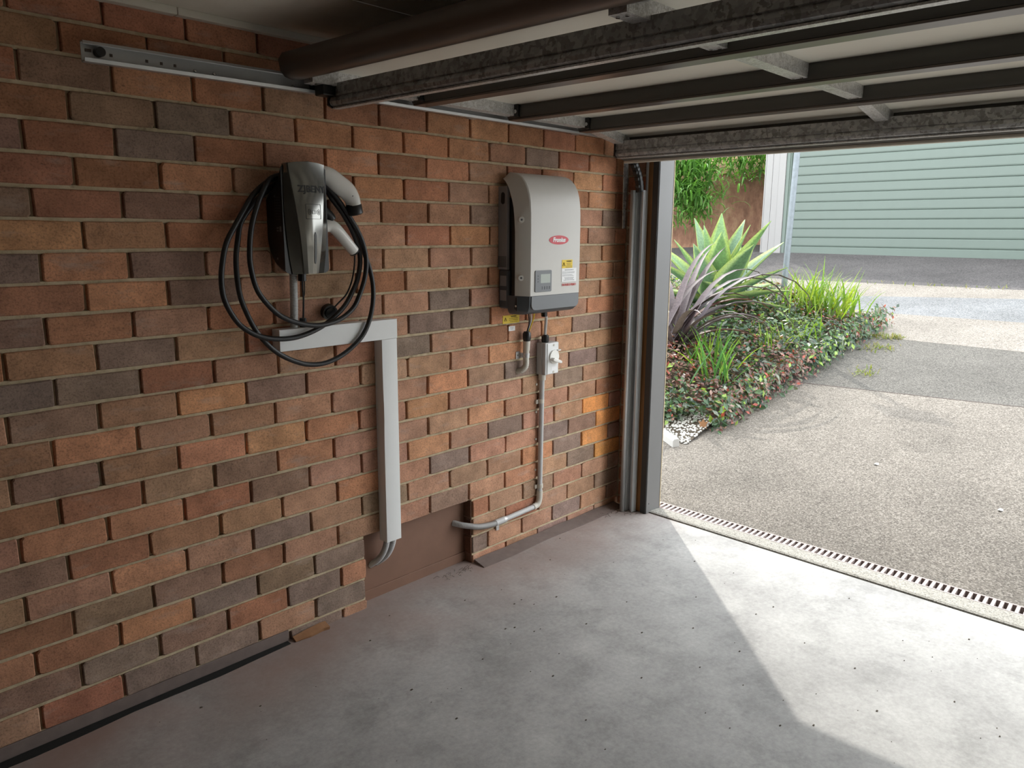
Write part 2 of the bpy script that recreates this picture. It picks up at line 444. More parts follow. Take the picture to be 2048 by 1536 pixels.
# reveal bricks on the right side of the recess
for c in (21, 22, 23):
    m1 = MB(); z0, z1 = bz(c + 1) + .005, bz(c) - .005
    m1.box(NX1 - .003, NX1 + .005, .008, .055, z0, z1, jitter((.14, .07, .045)))
    m1.build('brick', MAT['brick'], wall, attr=True, bevel=.002)

# ---- front wall: brick pier beside the opening and the lintel over it
pier = bpy.data.objects.new('wall_front', None); pier.location = (3.6, 0, 0); COL.objects.link(pier); tag(pier, 'brick pier and lintel around the garage opening', kind='structure')
MB().box(3.585, 3.70, -.215, .20, -.1, 2.60).build('mortar_bed', MAT['mortar'], pier)
for c in range(-1, 25):
    z1 = bz(c) - .005; z0 = max(bz(c + 1) + .005, -.004)
    m1 = MB(); tmp = MB(); brick_geo(tmp, -.005, .105, z0, z1, jitter(PAL[random.choice('RRDPR')]), 0, .012)
    # turn the face towards the room (-x): local x -> -y
    m1.v = [(XE + y, -x - .008, z) for x, y, z in tmp.v]; m1.f = tmp.f; m1.c = tmp.c
    m1.build('brick', MAT['brick'], pier, attr=True)
    m1 = MB(); tmp = MB(); brick_geo(tmp, .113, .205, z0, z1, jitter(PAL[random.choice('RRDPR')]), 0, .012)
    m1.v = [(XE + y, -x - .008, z) for x, y, z in tmp.v]; m1.f = tmp.f; m1.c = tmp.c
    m1.build('brick', MAT['brick'], pier, attr=True)
MB().box(3.58, 3.70, -3.65, -.215, 2.12, 2.60).build('lintel', MAT['plaster'], pier)
MB().box(3.58, 3.70, -3.65, -3.35, -.1, 2.12).build('far_pier', MAT['plaster'], pier)

# ---- other room surfaces
MB().box(-4.2, 3.58, -3.5, .19, 2.195, 2.215).build('ceiling', MAT['ceiling'])
tag(bpy.data.objects['ceiling'], kind='structure')
for i, xj in enumerate((-2.3, -1.1, .10, 2.62)):
    pass
for i, yj in enumerate((-.48, -1.68, -2.88)):
    o = MB().box(-4.2, 3.57, yj - .003, yj + .003, 2.1925, 2.197).build('joint_line', MAT['trim'], bpy.data.objects['ceiling'])
tr = MB().box(-4.2, 1.155, -.030, .008, 2.172, 2.1955).build('trim_1', MAT['trim'], bevel=.003); tag(tr, kind='structure')
tr2 = MB().box(1.158, 3.57, -.027, .008, 2.173, 2.1955).build('trim_2', MAT['trim'], bevel=.003); tag(tr2, kind='structure')
tag(MB().box(-4.2, 3.70, -3.65, -3.5, -.1, 2.6).build('wall_right', MAT['plaster']), kind='structure')
tag(MB().box(-4.35, -4.2, -3.65, .20, -.1, 2.6).build('wall_back', MAT['grey_wall']), kind='structure')
tag(MB().box(-4.35, 3.78, -3.7, .35, 2.60, 2.68).build('roof', MAT['plaster']), kind='structure')

# ---- floor edge pieces: joint strip right of the recess, open joint on the left
sp = MB()
pts_t = [(2.412 + i * .0935, -.006, .017 + .002 * math.sin(i * 2.1)) for i in range(13)]
pts_b = [(2.405 + i * .0935, -.078 - .012 * math.sin(i * .9) * .5, .003) for i in range(13)]
sp.loft([[a, b, (b[0], b[1], -.002), (a[0], a[1], -.002)] for a, b in zip(pts_t, pts_b)])
tag(sp.build('trim_3', MAT['strip']), 'brown dusty joint strip lifting along the wall foot', kind='structure')
gp = MB(); n = 15
A = [(-.60 + i * (2.02) / (n - 1), -.030 - .006 * math.sin(i * 1.7) - .014 * (1 - i / (n - 1)), .0022) for i in range(n)]
Bp = [(a[0], -.001, .0035) for a in A]
gp.loft([[a, b, (b[0], b[1], -.004), (a[0], a[1], -.004)] for a, b in zip(A, Bp)])
tag(gp.build('trim_4', MAT['gap']), 'black open joint between brick wall and slab', kind='structure')
st = MB()
A = [(1.44, -.030, .003), (1.50, -.040, .010), (1.56, -.035, .014), (1.585, -.040, .012)]
st.loft([[(a[0], a[1], a[2]), (a[0], -.006, a[2] + .012), (a[0], -.004, 0), (a[0], a[1] + .004, 0)] for a in A])
tag(st.build('trim_5', MAT['dry_leaf']), 'curled end of brown joint strip by the wall foot', kind='structure')

# ---- threshold, drain, ground outside
def dx(y): return din(y) + .090
th = MB(); th.loft([[(kin(y), y, .006), (kin(y) + .012, y, .010), (din(y) - .003, y, .002), (din(y) - .003, y, -.12), (kin(y), y, -.12)] for y in (-.10, -1.0, -2.03, -2.8, -3.5)])
tag(th.build('threshold', MAT['kerb']), 'pale concrete threshold strip between floor and drain', kind='structure')
drain = thing('channel_drain', (3.70, -1.6, 0), 'narrow slotted channel drain across the garage threshold', 'drain')
ch = MB(); ch.loft([[(din(y), y, -.045), (dx(y), y, -.045), (dx(y), y, -.055), (din(y), y, -.055)] for y in (-.12, -3.5)])
ch.build('channel', MAT['pit'], drain)
for side in (0, 1):
    r = MB(); rows = []
    for y in (-.12, -2.0, -3.5):
        xe = din(y) if side == 0 else dx(y) - .009
        rows.append([(xe, y, .002), (xe + .009, y, .002), (xe + .009, y, -.05), (xe, y, -.05)])
    r.loft(rows); r.build('grate_rail', MAT['grate'], drain)
y = -.13; k = 0; far = MB()
while y > -3.45:
    xa = din(y) + .007; xb = dx(y) - .007
    w = .0138; sk = .003
    tgt = MB() if k < 90 else far
    tgt.add([(xa, y, .0015), (xb, y + sk, .0015), (xb, y + sk - w, .0015), (xa, y - w, .0015), (xa, y, -.022), (xb, y + sk, -.022), (xb, y + sk - w, -.022), (xa, y - w, -.022)],
            [(0, 3, 2, 1), (4, 5, 6, 7), (0, 1, 5, 4), (1, 2, 6, 5), (2, 3, 7, 6), (3, 0, 4, 7)])
    if k < 90: tgt.build('grate_slat', MAT['grate'], drain)
    y -= .0298; k += 1
tag(far.build('outer_slats', MAT['grate'], drain), kind='stuff')

SL = .13
def gz(x): return SL * (x - 3.80)
def strip_mesh(name, xa, xb, mat, lift=0.0, y0=-14, y1=14, n=14, label=None):
    m = MB(); rows = []
    for i in range(n + 1):
        y = y0 + (y1 - y0) * i / n
        a = xa(y); b = xb(y)
        rows.append([(a, y, gz(a) + lift), (b, y, gz(b) + lift), (b, y, gz(b) - .25), (a, y, gz(a) - .25)])
    m.loft(rows); o = m.build(name, mat); tag(o, label, kind='structure'); return o
strip_mesh('driveway', lambda y: dx(y), lambda y: 6.28 - (y + .09) * .086, MAT['slab'], .004, -14, 14, label='exposed aggregate concrete driveway rising from the garage')
strip_mesh('driveway_crossover', lambda y: 6.28 - (y + .09) * .086, lambda y: 7.995 + (y + .03) * .05, MAT['asphalt'], -.002, label='darker worn crossover between driveway and verge')
strip_mesh('verge', lambda y: 7.995 + (y + .03) * .05, lambda y: 9.07, MAT['verge'], .0, label='pale concrete verge beside the lane')
def road_e(y): return min(10.7, max(9.4, 10.08 - .213 * y))
strip_mesh('road', lambda y: 9.07, road_e, MAT['road'], .0, label='grey asphalt lane')
strip_mesh('far_verge', road_e, lambda y: 10.76, MAT['verge'], .0, label='pale gutter strip beyond the lane')
strip_mesh('far_driveway', lambda y: 10.76, lambda y: 15.2, MAT['far_slab_shaded'], .0, label='dark asphalt apron in front of the green garage door')

jl = MB(); rows = []
for i in range(15):
    yy = -14 + i * 2; a = 6.28 - (yy + .09) * .086
    rows.append([(a - .008, yy, gz(a) + .0048), (a + .010, yy, gz(a) + .0048), (a + .010, yy, gz(a) - .02), (a - .008, yy, gz(a) - .02)])
jl.loft(rows); tag(jl.build('trim_6', MAT['pit']), 'dark joint across the driveway slab', kind='structure')
# ---- steel door jamb and timber packing
jb = bpy.data.objects.new('door_1', None); jb.location = (3.58, -.22, 0); COL.objects.link(jb); tag(jb, 'grey steel door jamb with timber packer', kind='structure')
MB().box(3.530, 3.577, -.212, -.152, .002, 2.12).build('timber_packer', MAT['timber'], jb)
MB().box(3.518, 3.532, -.232, -.196, .001, 2.12).build('jamb_edge', MAT['jamb_dark'], jb, bevel=.002)
MB().box(3.522, 3.660, -.236, -.214, .001, 2.12).build('jamb_face', MAT['jamb'], jb, bevel=.002)
MB().box(3.652, 3.660, -.236, -.10, .001, 2.12).build('jamb_return', MAT['jamb'], jb, bevel=.002)
MB().cyl((3.545, -.237, .055), (3.545, -.235, .055), .004, 8).build('screw', MAT['jamb_dark'], jb)

# ================================================================== DOOR AND TRACKS
door = thing('overhead_door', (2.5, -2.5, 2.05), 'raised sectional garage door seen from below, cream skin with steel struts', 'garage door')
DY0, DY1 = -.105, -3.40
ZS = 2.062
def skin_z(x): return ZS - max(0, x - 3.02) * .17
edges = [1.512, 2.022, 2.545, 3.030, 3.420]
for i in range(4):
    a, b = edges[i] + .012, edges[i + 1] - .012
    s = MB(); s.loft([[(x, DY0, skin_z(x)), (x, DY1, skin_z(x)), (x, DY1, skin_z(x) + .006), (x, DY0, skin_z(x) + .006)] for x in (a - .02, a + .1, (a + b) / 2, b - .1, b + .02)])
    s.build('door_skin', MAT['skin'], door)
# rolled section edges (dark side, brown underside)
def rib(x, zt, zb, w, nm='section_edge'):
    r = MB()
    prof = [(x - w / 2, zt), (x - w / 2 - .006, zb + .016), (x - w / 2, zb + .003), (x - w / 4, zb), (x + w / 4, zb), (x + w / 2, zb + .004), (x + w / 2 + .004, zb + .016), (x + w / 2, zt)]
    r.prism(prof, 1, DY1, DY0)
    # prism inserts y between x and z
    return r.build(nm, MAT['lip_dark'], door, smooth=True, auto=35)
for i, x in enumerate(edges[1:4]):
    zt = skin_z(x)
    r = rib(x, zt, zt - .055, .046)
    lp = MB().box(x - .024, x + .036, DY1, DY0 - .004, zt - .060, zt - .053).build('edge_lip', MAT['lip'], r, bevel=.002)
    cp = MB().box(x - .040, x - .018, DY0 - .072, DY0 - .050, zt - .050, zt).build('end_cap', MAT['black'], r, bevel=.003)
    MB().cyl((x - .044, DY0 - .061, zt - .030), (x - .038, DY0 - .061, zt - .030), .008, 12).build('bolt', MAT['chrome'], r)
# top edge of the uppermost section: broad brown roll
r0 = MB(); zt = ZS + .006
r0.prism([(1.455, zt + .035), (1.440, zt + .012), (1.446, zt - .022), (1.462, zt - .038), (1.490, zt - .045), (1.520, zt - .040), (1.528, zt - .010), (1.526, zt + .035)], 1, DY1, DY0)
r0.build('top_edge', MAT['lip'], door, smooth=True, auto=50)
# galvanised stiles
def stile(y0, y1, x0, x1, nm='stile'):
    s = MB(); d = .044
    s.loft([[(x, y0, skin_z(x)), (x, y1, skin_z(x)), (x, y1, skin_z(x) - d), (x, y0, skin_z(x) - d)] for x in (x0, x1)])
    o = s.build(nm, MAT['galv_fine'], door)
    for x in (x0 + .02, x1 - .02):
        for yy in (y0 - .012, y1 + .012):
            MB().cyl((x, yy, skin_z(x) - d - .004), (x, yy, skin_z(x) - d + .002), .005, 8).build('rivet', MAT['chrome'], o)
    return o
for (ya, yb) in ((DY0 - .002, DY0 - .052), (-1.345, -1.395), (-2.65, -2.70)):
    for i in range(4):
        stile(ya, yb, edges[i] + (.03 if i else .02), edges[i + 1] - (.026 if i < 3 else .04))
# reinforcing struts across the door
def strut(x, zt, zb, depth, nm, cap=True):
    s = MB(); zm = zt * .42 + zb * .58
    prof = [(x, zt), (x - .004, zm + .002), (x + .001, zm), (x - .006, zb + .016), (x - .002, zb + .006), (x + .010, zb), (x + depth, zb), (x + depth + .004, zb + .012), (x + depth, zt)]
    s.prism(prof, 1, DY1 - .02, DY0 - .006)
    o = s.build(nm, MAT['galv_dark'], door, smooth=True, auto=25)
    if cap:
        MB().prism([(x - .008, zt + .002), (x - .010, zb + .004), (x + .008, zb - .004), (x + depth + .006, zb - .004), (x + depth + .006, zt)], 1, DY0 - .010, DY0 - .002).build('end_cap', MAT['black'], o)
    MB().box(x + .006, x + depth + .012, DY1, DY0 - .012, zb - .006, zb - .001).build('strut_lip', MAT['galv_fine'], o)
    return o
strut(1.628, 2.029, 1.955, .018, 'strut')
strut(3.300, 1.985, 1.908, .030, 'strut')
MB().prism([(3.352, skin_z(3.36)), (3.356, 1.902), (3.40, 1.896), (3.418, 1.905), (3.424, 1.93), (3.422, skin_z(3.42))], 1, DY1, DY0).build('bottom_rail', MAT['lip_dark'], door, smooth=True, auto=40)
MB().box(3.384, 3.402, DY1, DY0, 1.884, 1.899).build('weather_seal', MAT['trim'], door, bevel=.004)
# hinge plates on top section / rollers
for yy in (-1.37, -2.67):
    MB().box(1.50, 1.60, yy - .045, yy + .045, ZS - .012, ZS - .002).build('hinge_plate', MAT['galv_fine'], door, bevel=.002)
    for xx in (1.53, 1.57):
        MB().cyl((xx, yy, ZS - .018), (xx, yy, ZS - .008), .007, 8).build('bolt', MAT['chrome'], door)
rb = MB().box(1.575, 1.640, -.150, -.100, 1.985, 2.045).build('roller_bracket', MAT['black'], door, bevel=.004)
MB().cyl((1.600, -.066, 2.020), (1.600, -.135, 2.020), .0055, 10).build('roller_shaft', MAT['chrome'], rb)
MB().cyl((1.600, -.064, 2.020), (1.600, -.083, 2.020), .021, 18).build('roller_wheel', MAT['black'], rb)
MB().cyl((1.617, -.151, 2.025), (1.617, -.146, 2.025), .010, 10).build('bolt', MAT['chrome'], rb)

track = thing('door_track', (2.0, -.05, 2.0), 'galvanised horizontal door track fixed high on the brick wall', 'track')
def track_ring(x, dz):
    y0, y1 = -.060, -.084; zt, zb = 2.044 + dz, 1.989 + dz; t = .0022
    outer = [(y1, zt - .008), (y1 + .004, zt), (y0, zt), (y0, zb), (y1, zb), (y1 - .002, zb + .010), (y1 + t, zb + .011), (y1 + .003, zb + t * 1.5), (y0 - t, zb + t * 1.5), (y0 - t, zt - t * 1.5), (y1 + .006, zt - t * 1.5), (y1 + t, zt - .010)]
    return [(x, a, b) for a, b in outer]
tm = MB(); tm.loft([track_ring(x, dz) for x, dz in ((.862, 0), (1.6, .008), (3.36, .010))])
tr_o = tm.build('channel', MAT['zinc'], track)
for xx in (.940, 1.038, 1.080, 1.120):
    MB().box(xx - .0035, xx + .0035, -.0645, -.0620, 2.014, 2.022).build('punched_hole', MAT['lip'], tr_o)
MB().box(.872, .888, -.0645, -.0620, 2.018, 2.026).build('slot', MAT['lip'], tr_o)
MB().cyl((.906, -.061, 2.020), (.906, -.084, 2.020), .013, 20).build('end_stop', MAT['black'], track, smooth=True, auto=40)
for xx in (1.181, 1.241, 1.516):
    m1 = MB(); m1.loft([[(xx + r * math.cos(a), yy, 2.012 + r * math.sin(a)) for a in np.linspace(0, 2 * math.pi, 10, endpoint=False)] for r, yy in ((.006, -.062), (.005, -.066), (.002, -.0675))])
    m1.build('rivet', MAT['chrome'], track, smooth=True)
for xx in (1.30, 2.4, 3.1):
    MB().box(xx - .02, xx + .02, -.0605, .0, 2.005, 2.035).build('wall_bracket', MAT['galv_fine'], track)

vt = thing('vertical_track', (3.48, -.13, 0), 'galvanised vertical door track standing beside the timber packer', 'track')
VT = MB(); zz0, zz1 = .002, 1.755
prof = [(3.462, -.126), (3.462, -.112), (3.470, -.108), (3.480, -.110), (3.482, -.124), (3.512, -.130), (3.512, -.146), (3.490, -.150), (3.488, -.162), (3.510, -.166), (3.516, -.160), (3.518, -.126), (3.50, -.118), (3.487, -.104), (3.462, -.100), (3.455, -.112)]
VT.prism(prof, 2, zz0, zz1)
VT.build('channel', MAT['zinc'], vt, smooth=True, auto=40)
MB().tube([(3.466, -.114, .002), (3.466, -.114, 1.755)], .0115, 12).build('rail', MAT['zinc'], vt, smooth=True)
MB().box(3.512, 3.518, -.170, -.158, .002, 2.0).build('rail_flange', MAT['zinc'], vt)
# plastic-lined curve at the top of the track
pc = crom([(3.488, -.142, 1.745), (3.480, -.134, 1.82), (3.455, -.118, 1.89), (3.410, -.10, 1.945), (3.36, -.085, 1.985)], 7)
m1 = MB(); m1.tube(pc, [.020 + (.0018 if i % 2 else 0) for i in range(len(pc))], 10)
m1.build('curved_liner', MAT['black'], vt)
for i in range(3, len(pc) - 2, 3):
    p = pc[i]
    MB().box(p.x - .030, p.x - .016, p.y - .014, p.y + .010, p.z - .007, p.z + .007).build('liner_link', MAT['jamb_dark'], vt, bevel=.002)
sg = MB(); rows = []
for i, z in enumerate(np.linspace(1.56, 2.02, 9)):
    w = .045 - .030 * abs(i - 5) / 5
    rows.append([(3.47 - w * .3, -.052, z), (3.47 - w * .3, -.056, z), (3.47 + w * .5, -.060, z), (3.47 + w * .5, -.056, z)])
sg.loft(rows); sg.build('corner_plate', MAT['galv_dark'], vt)
MB().cyl((3.476, -.062, 1.66), (3.476, -.066, 1.66), .005, 8).build('bolt', MAT['chrome'], vt)

# ================================================================== CHARGER
CX = 1.516
ch = thing('ev_charger', (CX, 0, 1.39), 'silver and black wall-mounted vehicle charger inside the coiled cable', 'charger')
top_c = [(0, 1.652), (-.02, 1.668), (-.05, 1.690), (-.085, 1.722), (-.099, 1.748), (-.104, 1.757)]
bot_c = [(0, 1.500), (-.012, 1.462), (-.028, 1.434), (-.050, 1.414), (-.080, 1.400), (-.104, 1.394)]
body = MB()
prof = top_c + bot_c[::-1]
rings = []
for x, ins in ((CX - .0865, .012), (CX - .0800, .004), (CX - .07, 0), (CX + .07, 0), (CX + .080, .004), (CX + .0865, .012)):
    rings.append([(x, y, z - ins if z > 1.56 else z + ins) for y, z in prof])
body.loft(rings)
body.build('body', MAT['black_side'], ch, smooth=True, auto=30)
# front cover: faceted, bulging, with two ridge lines running to a narrow foot
zl = np.linspace(1.394, 1.757, 13); cov = MB(); rings = []
for z in zl:
    t = (z - 1.394) / .363
    hw = .064 + .014 * t + .012 * math.sin(math.pi * t) ** .8          # half width of cover
    rl = -(.030 + .043 * t)                                             # left ridge
    rr = .030 + .040 * t
    rl = max(rl, -hw + .004); rr = min(rr, hw - .004)
    yf = -.125 - .012 * math.sin(math.pi * min(1, t * 1.05 + .05)) 
    ye = -.102
    pts = [(-hw, ye + .004), (-hw + .002, ye - .006), (rl - .002, yf + .004), (rl + .002, yf), (rl * .55, yf - .006), (0, yf - .0085), (rr * .55, yf - .006), (rr - .002, yf), (rr + .002, yf + .004), (hw - .002, ye - .006), (hw, ye + .004)]
    rings.append([(CX + a, b, z + (.009 * (1 - (a / hw) ** 2) * max(0, (t - .8) / .2))) for a, b in pts])
cov.loft(rings)
cover = cov.build('front_cover', MAT['silver'], ch, smooth=True, auto=12)
MB().add([(CX - .080, -.100, 1.7578), (CX - .070, -.122, 1.7595), (CX, -.132, 1.7675), (CX + .070, -.122, 1.7595), (CX + .082, -.100, 1.7578)], [(0, 1, 2, 3, 4)]).build('cover_top', MAT['black_side'], ch)
def cov_y(z):
    t = (z - 1.394) / .363
    return -.125 - .012 * math.sin(math.pi * min(1, t * 1.05 + .05)) - .0085
def surf_y(x, z):
    t = (z - 1.394) / .363
    hw = .064 + .014 * t + .012 * math.sin(math.pi * t) ** .8
    rl = max(-(.030 + .043 * t), -hw + .004); rr = min(.030 + .040 * t, hw - .004); yf = cov_y(z) + .0085
    return float(np.interp(x - CX, [-hw, rl, rl * .55, 0, rr * .55, rr, hw], [-.104, yf, yf - .006, yf - .0085, yf - .006, yf, -.104]))
def wrap(o, y0):
    for v in o.data.vertices: v.co.y = surf_y(v.co.x, min(v.co.z, 1.75)) + max(-.0012, min(.004, v.co.y - y0)) - .0004
zl_ = 1.676
tx = text_mesh('brand_lettering', 'ZJBENY', .031, MAT['ink'], ch, (CX + .010, -.140, zl_), (1, 0, 0), (0, 0, 1), .0006, 0, .0008, sx=1.05)
wrap(tx, -.140)
# card-reader mark: rounded outline with a card and arcs
def rect_line(mb, x0, x1, z0, z1, w, y):
    for q in range(8):
        xa, xb = x0 + (x1 - x0) * q / 8, x0 + (x1 - x0) * (q + 1) / 8
        mb.box(xa, xb, y - .0006, y + .004, z1 - w, z1).box(xa, xb, y - .0006, y + .004, z0, z0 + w)
    mb.box(x0, x0 + w, y - .0006, y + .004, z0, z1).box(x1 - w, x1, y - .0006, y + .004, z0, z1)
mk = MB(); yk = cov_y(1.565) - .0002
rect_line(mk, CX - .022, CX + .038, 1.578, 1.627, .0010, yk)
rect_line(mk, CX + .003, CX + .014, 1.595, 1.607, .0010, yk)
for k, (cx_, rad) in enumerate(((.010, .012), (.010, .018), (.010, .024))):
    for sgn in (-1, 1):
        pth = [(CX + cx_ + sgn * rad * math.cos(a) * .95, yk - .0002, 1.601 + rad * math.sin(a) * .72) for a in np.linspace(-.6, .6, 6)]
        mk.tube(pth, .0007, 5)
wrap(mk.build('card_reader_mark', MAT['ink'], ch), yk)
sl = MB(); rows = []
for i, z in enumerate(np.linspace(1.428, 1.534, 13)):
    w = .0042 * math.sqrt(max(.05, 1 - (abs(i - 6) / 6.0) ** 8)); yb_ = cov_y(z) - .0012
    rows.append([(CX + .010 - w, yb_, z), (CX + .010 + w, yb_, z), (CX + .010 + w, yb_ + .006, z), (CX + .010 - w, yb_ + .006, z)])
sl.loft(rows); sl.build('light_bar', MAT['inv_panel'], ch)
for z in (1.652, 1.445):
    MB().cyl((CX - .0872, -.058, z), (CX - .0855, -.058, z), .0035, 8).build('side_screw', MAT['inv_panel'], ch)
pl = MB(); pl.box(CX - .0871, CX - .0855, -.092, -.080, 1.535, 1.553).box(CX - .0871, CX - .0855, -.076, -.062, 1.536, 1.541).box(CX - .0871, CX - .0855, -.076, -.062, 1.545, 1.550)
pl.build('side_print', MAT['inv_panel'], ch)
for k in range(9):
    MB().box(CX - .0870, CX - .0855, -.088, -.055, 1.575 + k * .009, 1.5775 + k * .009).build('side_vent', MAT['inv_dark'], ch)
MB().cyl((1.520, -.060, 1.405), (1.519, -.060, 1.365), .0145, 12).build('cable_gland', MAT['black'], ch, bevel=.002)

# coiled cable
LOOP_A = [(1.538, -0.022, 1.732), (1.4758, -0.028, 1.7217), (1.4236, -0.035, 1.7023), (1.3681, -0.045, 1.6638), (1.3323, -0.05, 1.6223), (1.287, -0.055, 1.5591), (1.2476, -0.06, 1.4986), (1.2287, -0.062, 1.4369), (1.2199, -0.064, 1.375), (1.2265, -0.066, 1.3130), (1.2591, -0.068, 1.2475), (1.2948, -0.07, 1.2123), (1.3412, -0.072, 1.1871), (1.4056, -0.073, 1.1725), (1.4819, -0.073, 1.1722), (1.5624, -0.073, 1.1924), (1.6286, -0.071, 1.2241), (1.6883, -0.066, 1.2672), (1.7289, -0.062, 1.3182), (1.7572, -0.06, 1.3706), (1.7706, -0.058, 1.4422), (1.7535, -0.056, 1.5137), (1.7121, -0.052, 1.5907), (1.666, -0.045, 1.6514), (1.6251, -0.035, 1.7055)]
LOOP_C = [(1.521, -0.05, 1.7265), (1.4659, -0.055, 1.7234), (1.415, -0.06, 1.7073), (1.3816, -0.066, 1.6637), (1.3588, -0.07, 1.6227), (1.3316, -0.074, 1.5532), (1.318, -0.078, 1.4839), (1.3153, -0.082, 1.4208), (1.334, -0.086, 1.3400), (1.3864, -0.09, 1.2724), (1.4366, -0.092, 1.2389), (1.5037, -0.093, 1.2162), (1.5708, -0.093, 1.2089), (1.6471, -0.091, 1.2225), (1.7077, -0.088, 1.2564), (1.7415, -0.084, 1.3003), (1.7744, -0.08, 1.3708), (1.7846, -0.076, 1.4424), (1.7677, -0.072, 1.5138), (1.7267, -0.068, 1.5837), (1.6689, -0.06, 1.6616), (1.6225, -0.055, 1.7014)]
LOOP_B = [(1.5435, -0.012, 1.7193), (1.4793, -0.014, 1.7059), (1.4181, -0.018, 1.665), (1.3662, -0.024, 1.6222), (1.3181, -0.03, 1.5652), (1.3015, -0.035, 1.5142), (1.2876, -0.04, 1.4511), (1.2842, -0.045, 1.3877), (1.2890, -0.05, 1.3236), (1.3038, -0.054, 1.273), (1.3255, -0.058, 1.2212), (1.3547, -0.06, 1.1761), (1.4023, -0.061, 1.1271), (1.4658, -0.061, 1.0889), (1.5326, -0.061, 1.0665), (1.6058, -0.062, 1.0652), (1.6828, -0.063, 1.0902), (1.7543, -0.064, 1.1379), (1.7934, -0.064, 1.1898), (1.8200, -0.06, 1.2584), (1.8310, -0.052, 1.3320), (1.824, -0.043, 1.4000), (1.8065, -0.035, 1.4595), (1.7829, -0.03, 1.5244), (1.7416, -0.026, 1.5969), (1.6857, -0.02, 1.6632), (1.628, -0.015, 1.7081)]
cab = MB(); cab.tube(crom(LOOP_C + LOOP_A + LOOP_B, 5), .0090, 12)
tag(cab.build('charging_cable', MAT['black_matt'], smooth=True), 'thick black charging cable hung in three loops around the charger', 'cable')

# connector and its holder
cn = thing('charging_connector', (1.66, -.06, 1.5), 'white charging plug with black nose parked at right of charger', 'plug')
UP = crom([(1.604, -.060, 1.742), (1.6378, -.070, 1.7293), (1.675, -.074, 1.703), (1.708, -.078, 1.680), (1.726, -.080, 1.655), (1.733, -.080, 1.632)], 5)
def oval_tube(path, ra, rb, n=16):
    rings = []; P = [Vector(p) for p in path]
    for i, p in enumerate(P):
        t = (P[min(i + 1, len(P) - 1)] - P[max(i - 1, 0)]).normalized()
        b = Vector((0, 1, 0)); b = (b - t * b.dot(t)).normalized(); s = t.cross(b)
        a_ = ra(i / (len(P) - 1)); b_ = rb(i / (len(P) - 1))
        rings.append([p + s * math.cos(2 * math.pi * k / n) * a_ + b * math.sin(2 * math.pi * k / n) * b_ for k in range(n)])
    return MB().loft(rings)
up = oval_tube(UP, lambda t: .024 + .010 * math.sin(math.pi * min(1, t * 1.1)) + .001 * t, lambda t: .026 + .006 * t).build('hood', MAT['plug_white'], cn, smooth=True, auto=60)
P1 = Vector(UP[-1]); dnn = (Vector(UP[-1]) - Vector(UP[-4])).normalized()
m1 = MB(); m1.tube([P1 - dnn * .006, P1 + dnn * .002, P1 + dnn * .032, P1 + dnn * .036], [.024, .0295, .0285, .024], 20); m1.build('nose', MAT['black'], cn, smooth=True, auto=40)
text_mesh('small_mark', 'e', .010, MAT['dullink'], cn, (1.708, -.1135, 1.662), (.5, 0, -.85), (.85, 0, .5), .0008)
LOW = crom([(1.600, -.052, 1.545), (1.6361, -.058, 1.558), (1.6596, -.062, 1.549), (1.6884, -.062, 1.5225), (1.719, -.060, 1.4915), (1.7446, -.057, 1.4665)], 5)
oval_tube(LOW, lambda t: .024 - .004 * t, lambda t: .024 - .004 * t).build('handle', MAT['plug_white'], cn, smooth=True, auto=60)
P2 = Vector(LOW[-1]); d2 = (Vector(LOW[-1]) - Vector(LOW[-3])).normalized()
m1 = MB(); m1.tube([P2 - d2 * .004, P2 + d2 * .004, P2 + d2 * .010], [.019, .0205, .015], 16); m1.build('handle_collar', MAT['black'], cn, smooth=True, auto=40)
m1 = MB(); m1.tube(crom([(1.598, -.055, 1.615), (1.625, -.058, 1.605), (1.642, -.060, 1.590), (1.650, -.060, 1.578)], 4), .018, 12); m1.build('holder', MAT['black'], cn, smooth=True)
m1 = MB(); pth = crom([(1.7487, -.057, 1.4608), (1.7504, -.05, 1.4148), (1.7405, -.045, 1.3594), (1.7173, -.04, 1.3083), (1.6793, -.035, 1.2731), (1.655, -.03, 1.2500)], 5)
for i in range(1): m1.tube(pth, .0032, 8)
m1.build('strap', MAT['black'], cn, smooth=True)
cp = MB(); cp.tube([(1.652, -.012, 1.246), (1.648, -.034, 1.242)], [.030, .029], 20); cp.tube([(1.648, -.034, 1.242), (1.646, -.042, 1.241)], [.022, .020], 20); cp.build('dust_cap', MAT['black'], cn, smooth=True, auto=40)

# conduits and thin lead below the charger
def corrugated(path, r, pitch=.0055, n=14, amp=.0012):
    P = [Vector(p) for p in path]; cum = [0]
    for a, b in zip(P, P[1:]): cum.append(cum[-1] + (b - a).length)
    tot = cum[-1]; k = int(tot / pitch * 3); out = []; rad = []
    for i in range(k + 1):
        s = tot * i / k; j = max(q for q in range(len(cum)) if cum[q] <= s + 1e-9); j = min(j, len(P) - 2)
        t = (s - cum[j]) / max(1e-9, cum[j + 1] - cum[j]); out.append(P[j].lerp(P[j + 1], t)); rad.append(r + (amp if i % 3 == 0 else -amp * (1 if i % 3 == 1 else .2)))
    return MB().tube(out, rad, n)
tag(corrugated(crom([(1.4993, -.038, 1.410), (1.4994, -.033, 1.30), (1.4987, -.029, 1.23), (1.4985, -.026, 1.1985)], 6), .0135).build('corrugated_conduit', MAT['pvc'], smooth=True), 'grey corrugated conduit dropping from charger into white trunking', 'conduit')
ld = thing('control_lead', (1.53, -.04, 1.2), 'thin black lead dropping from charger to the trunking', 'cable')
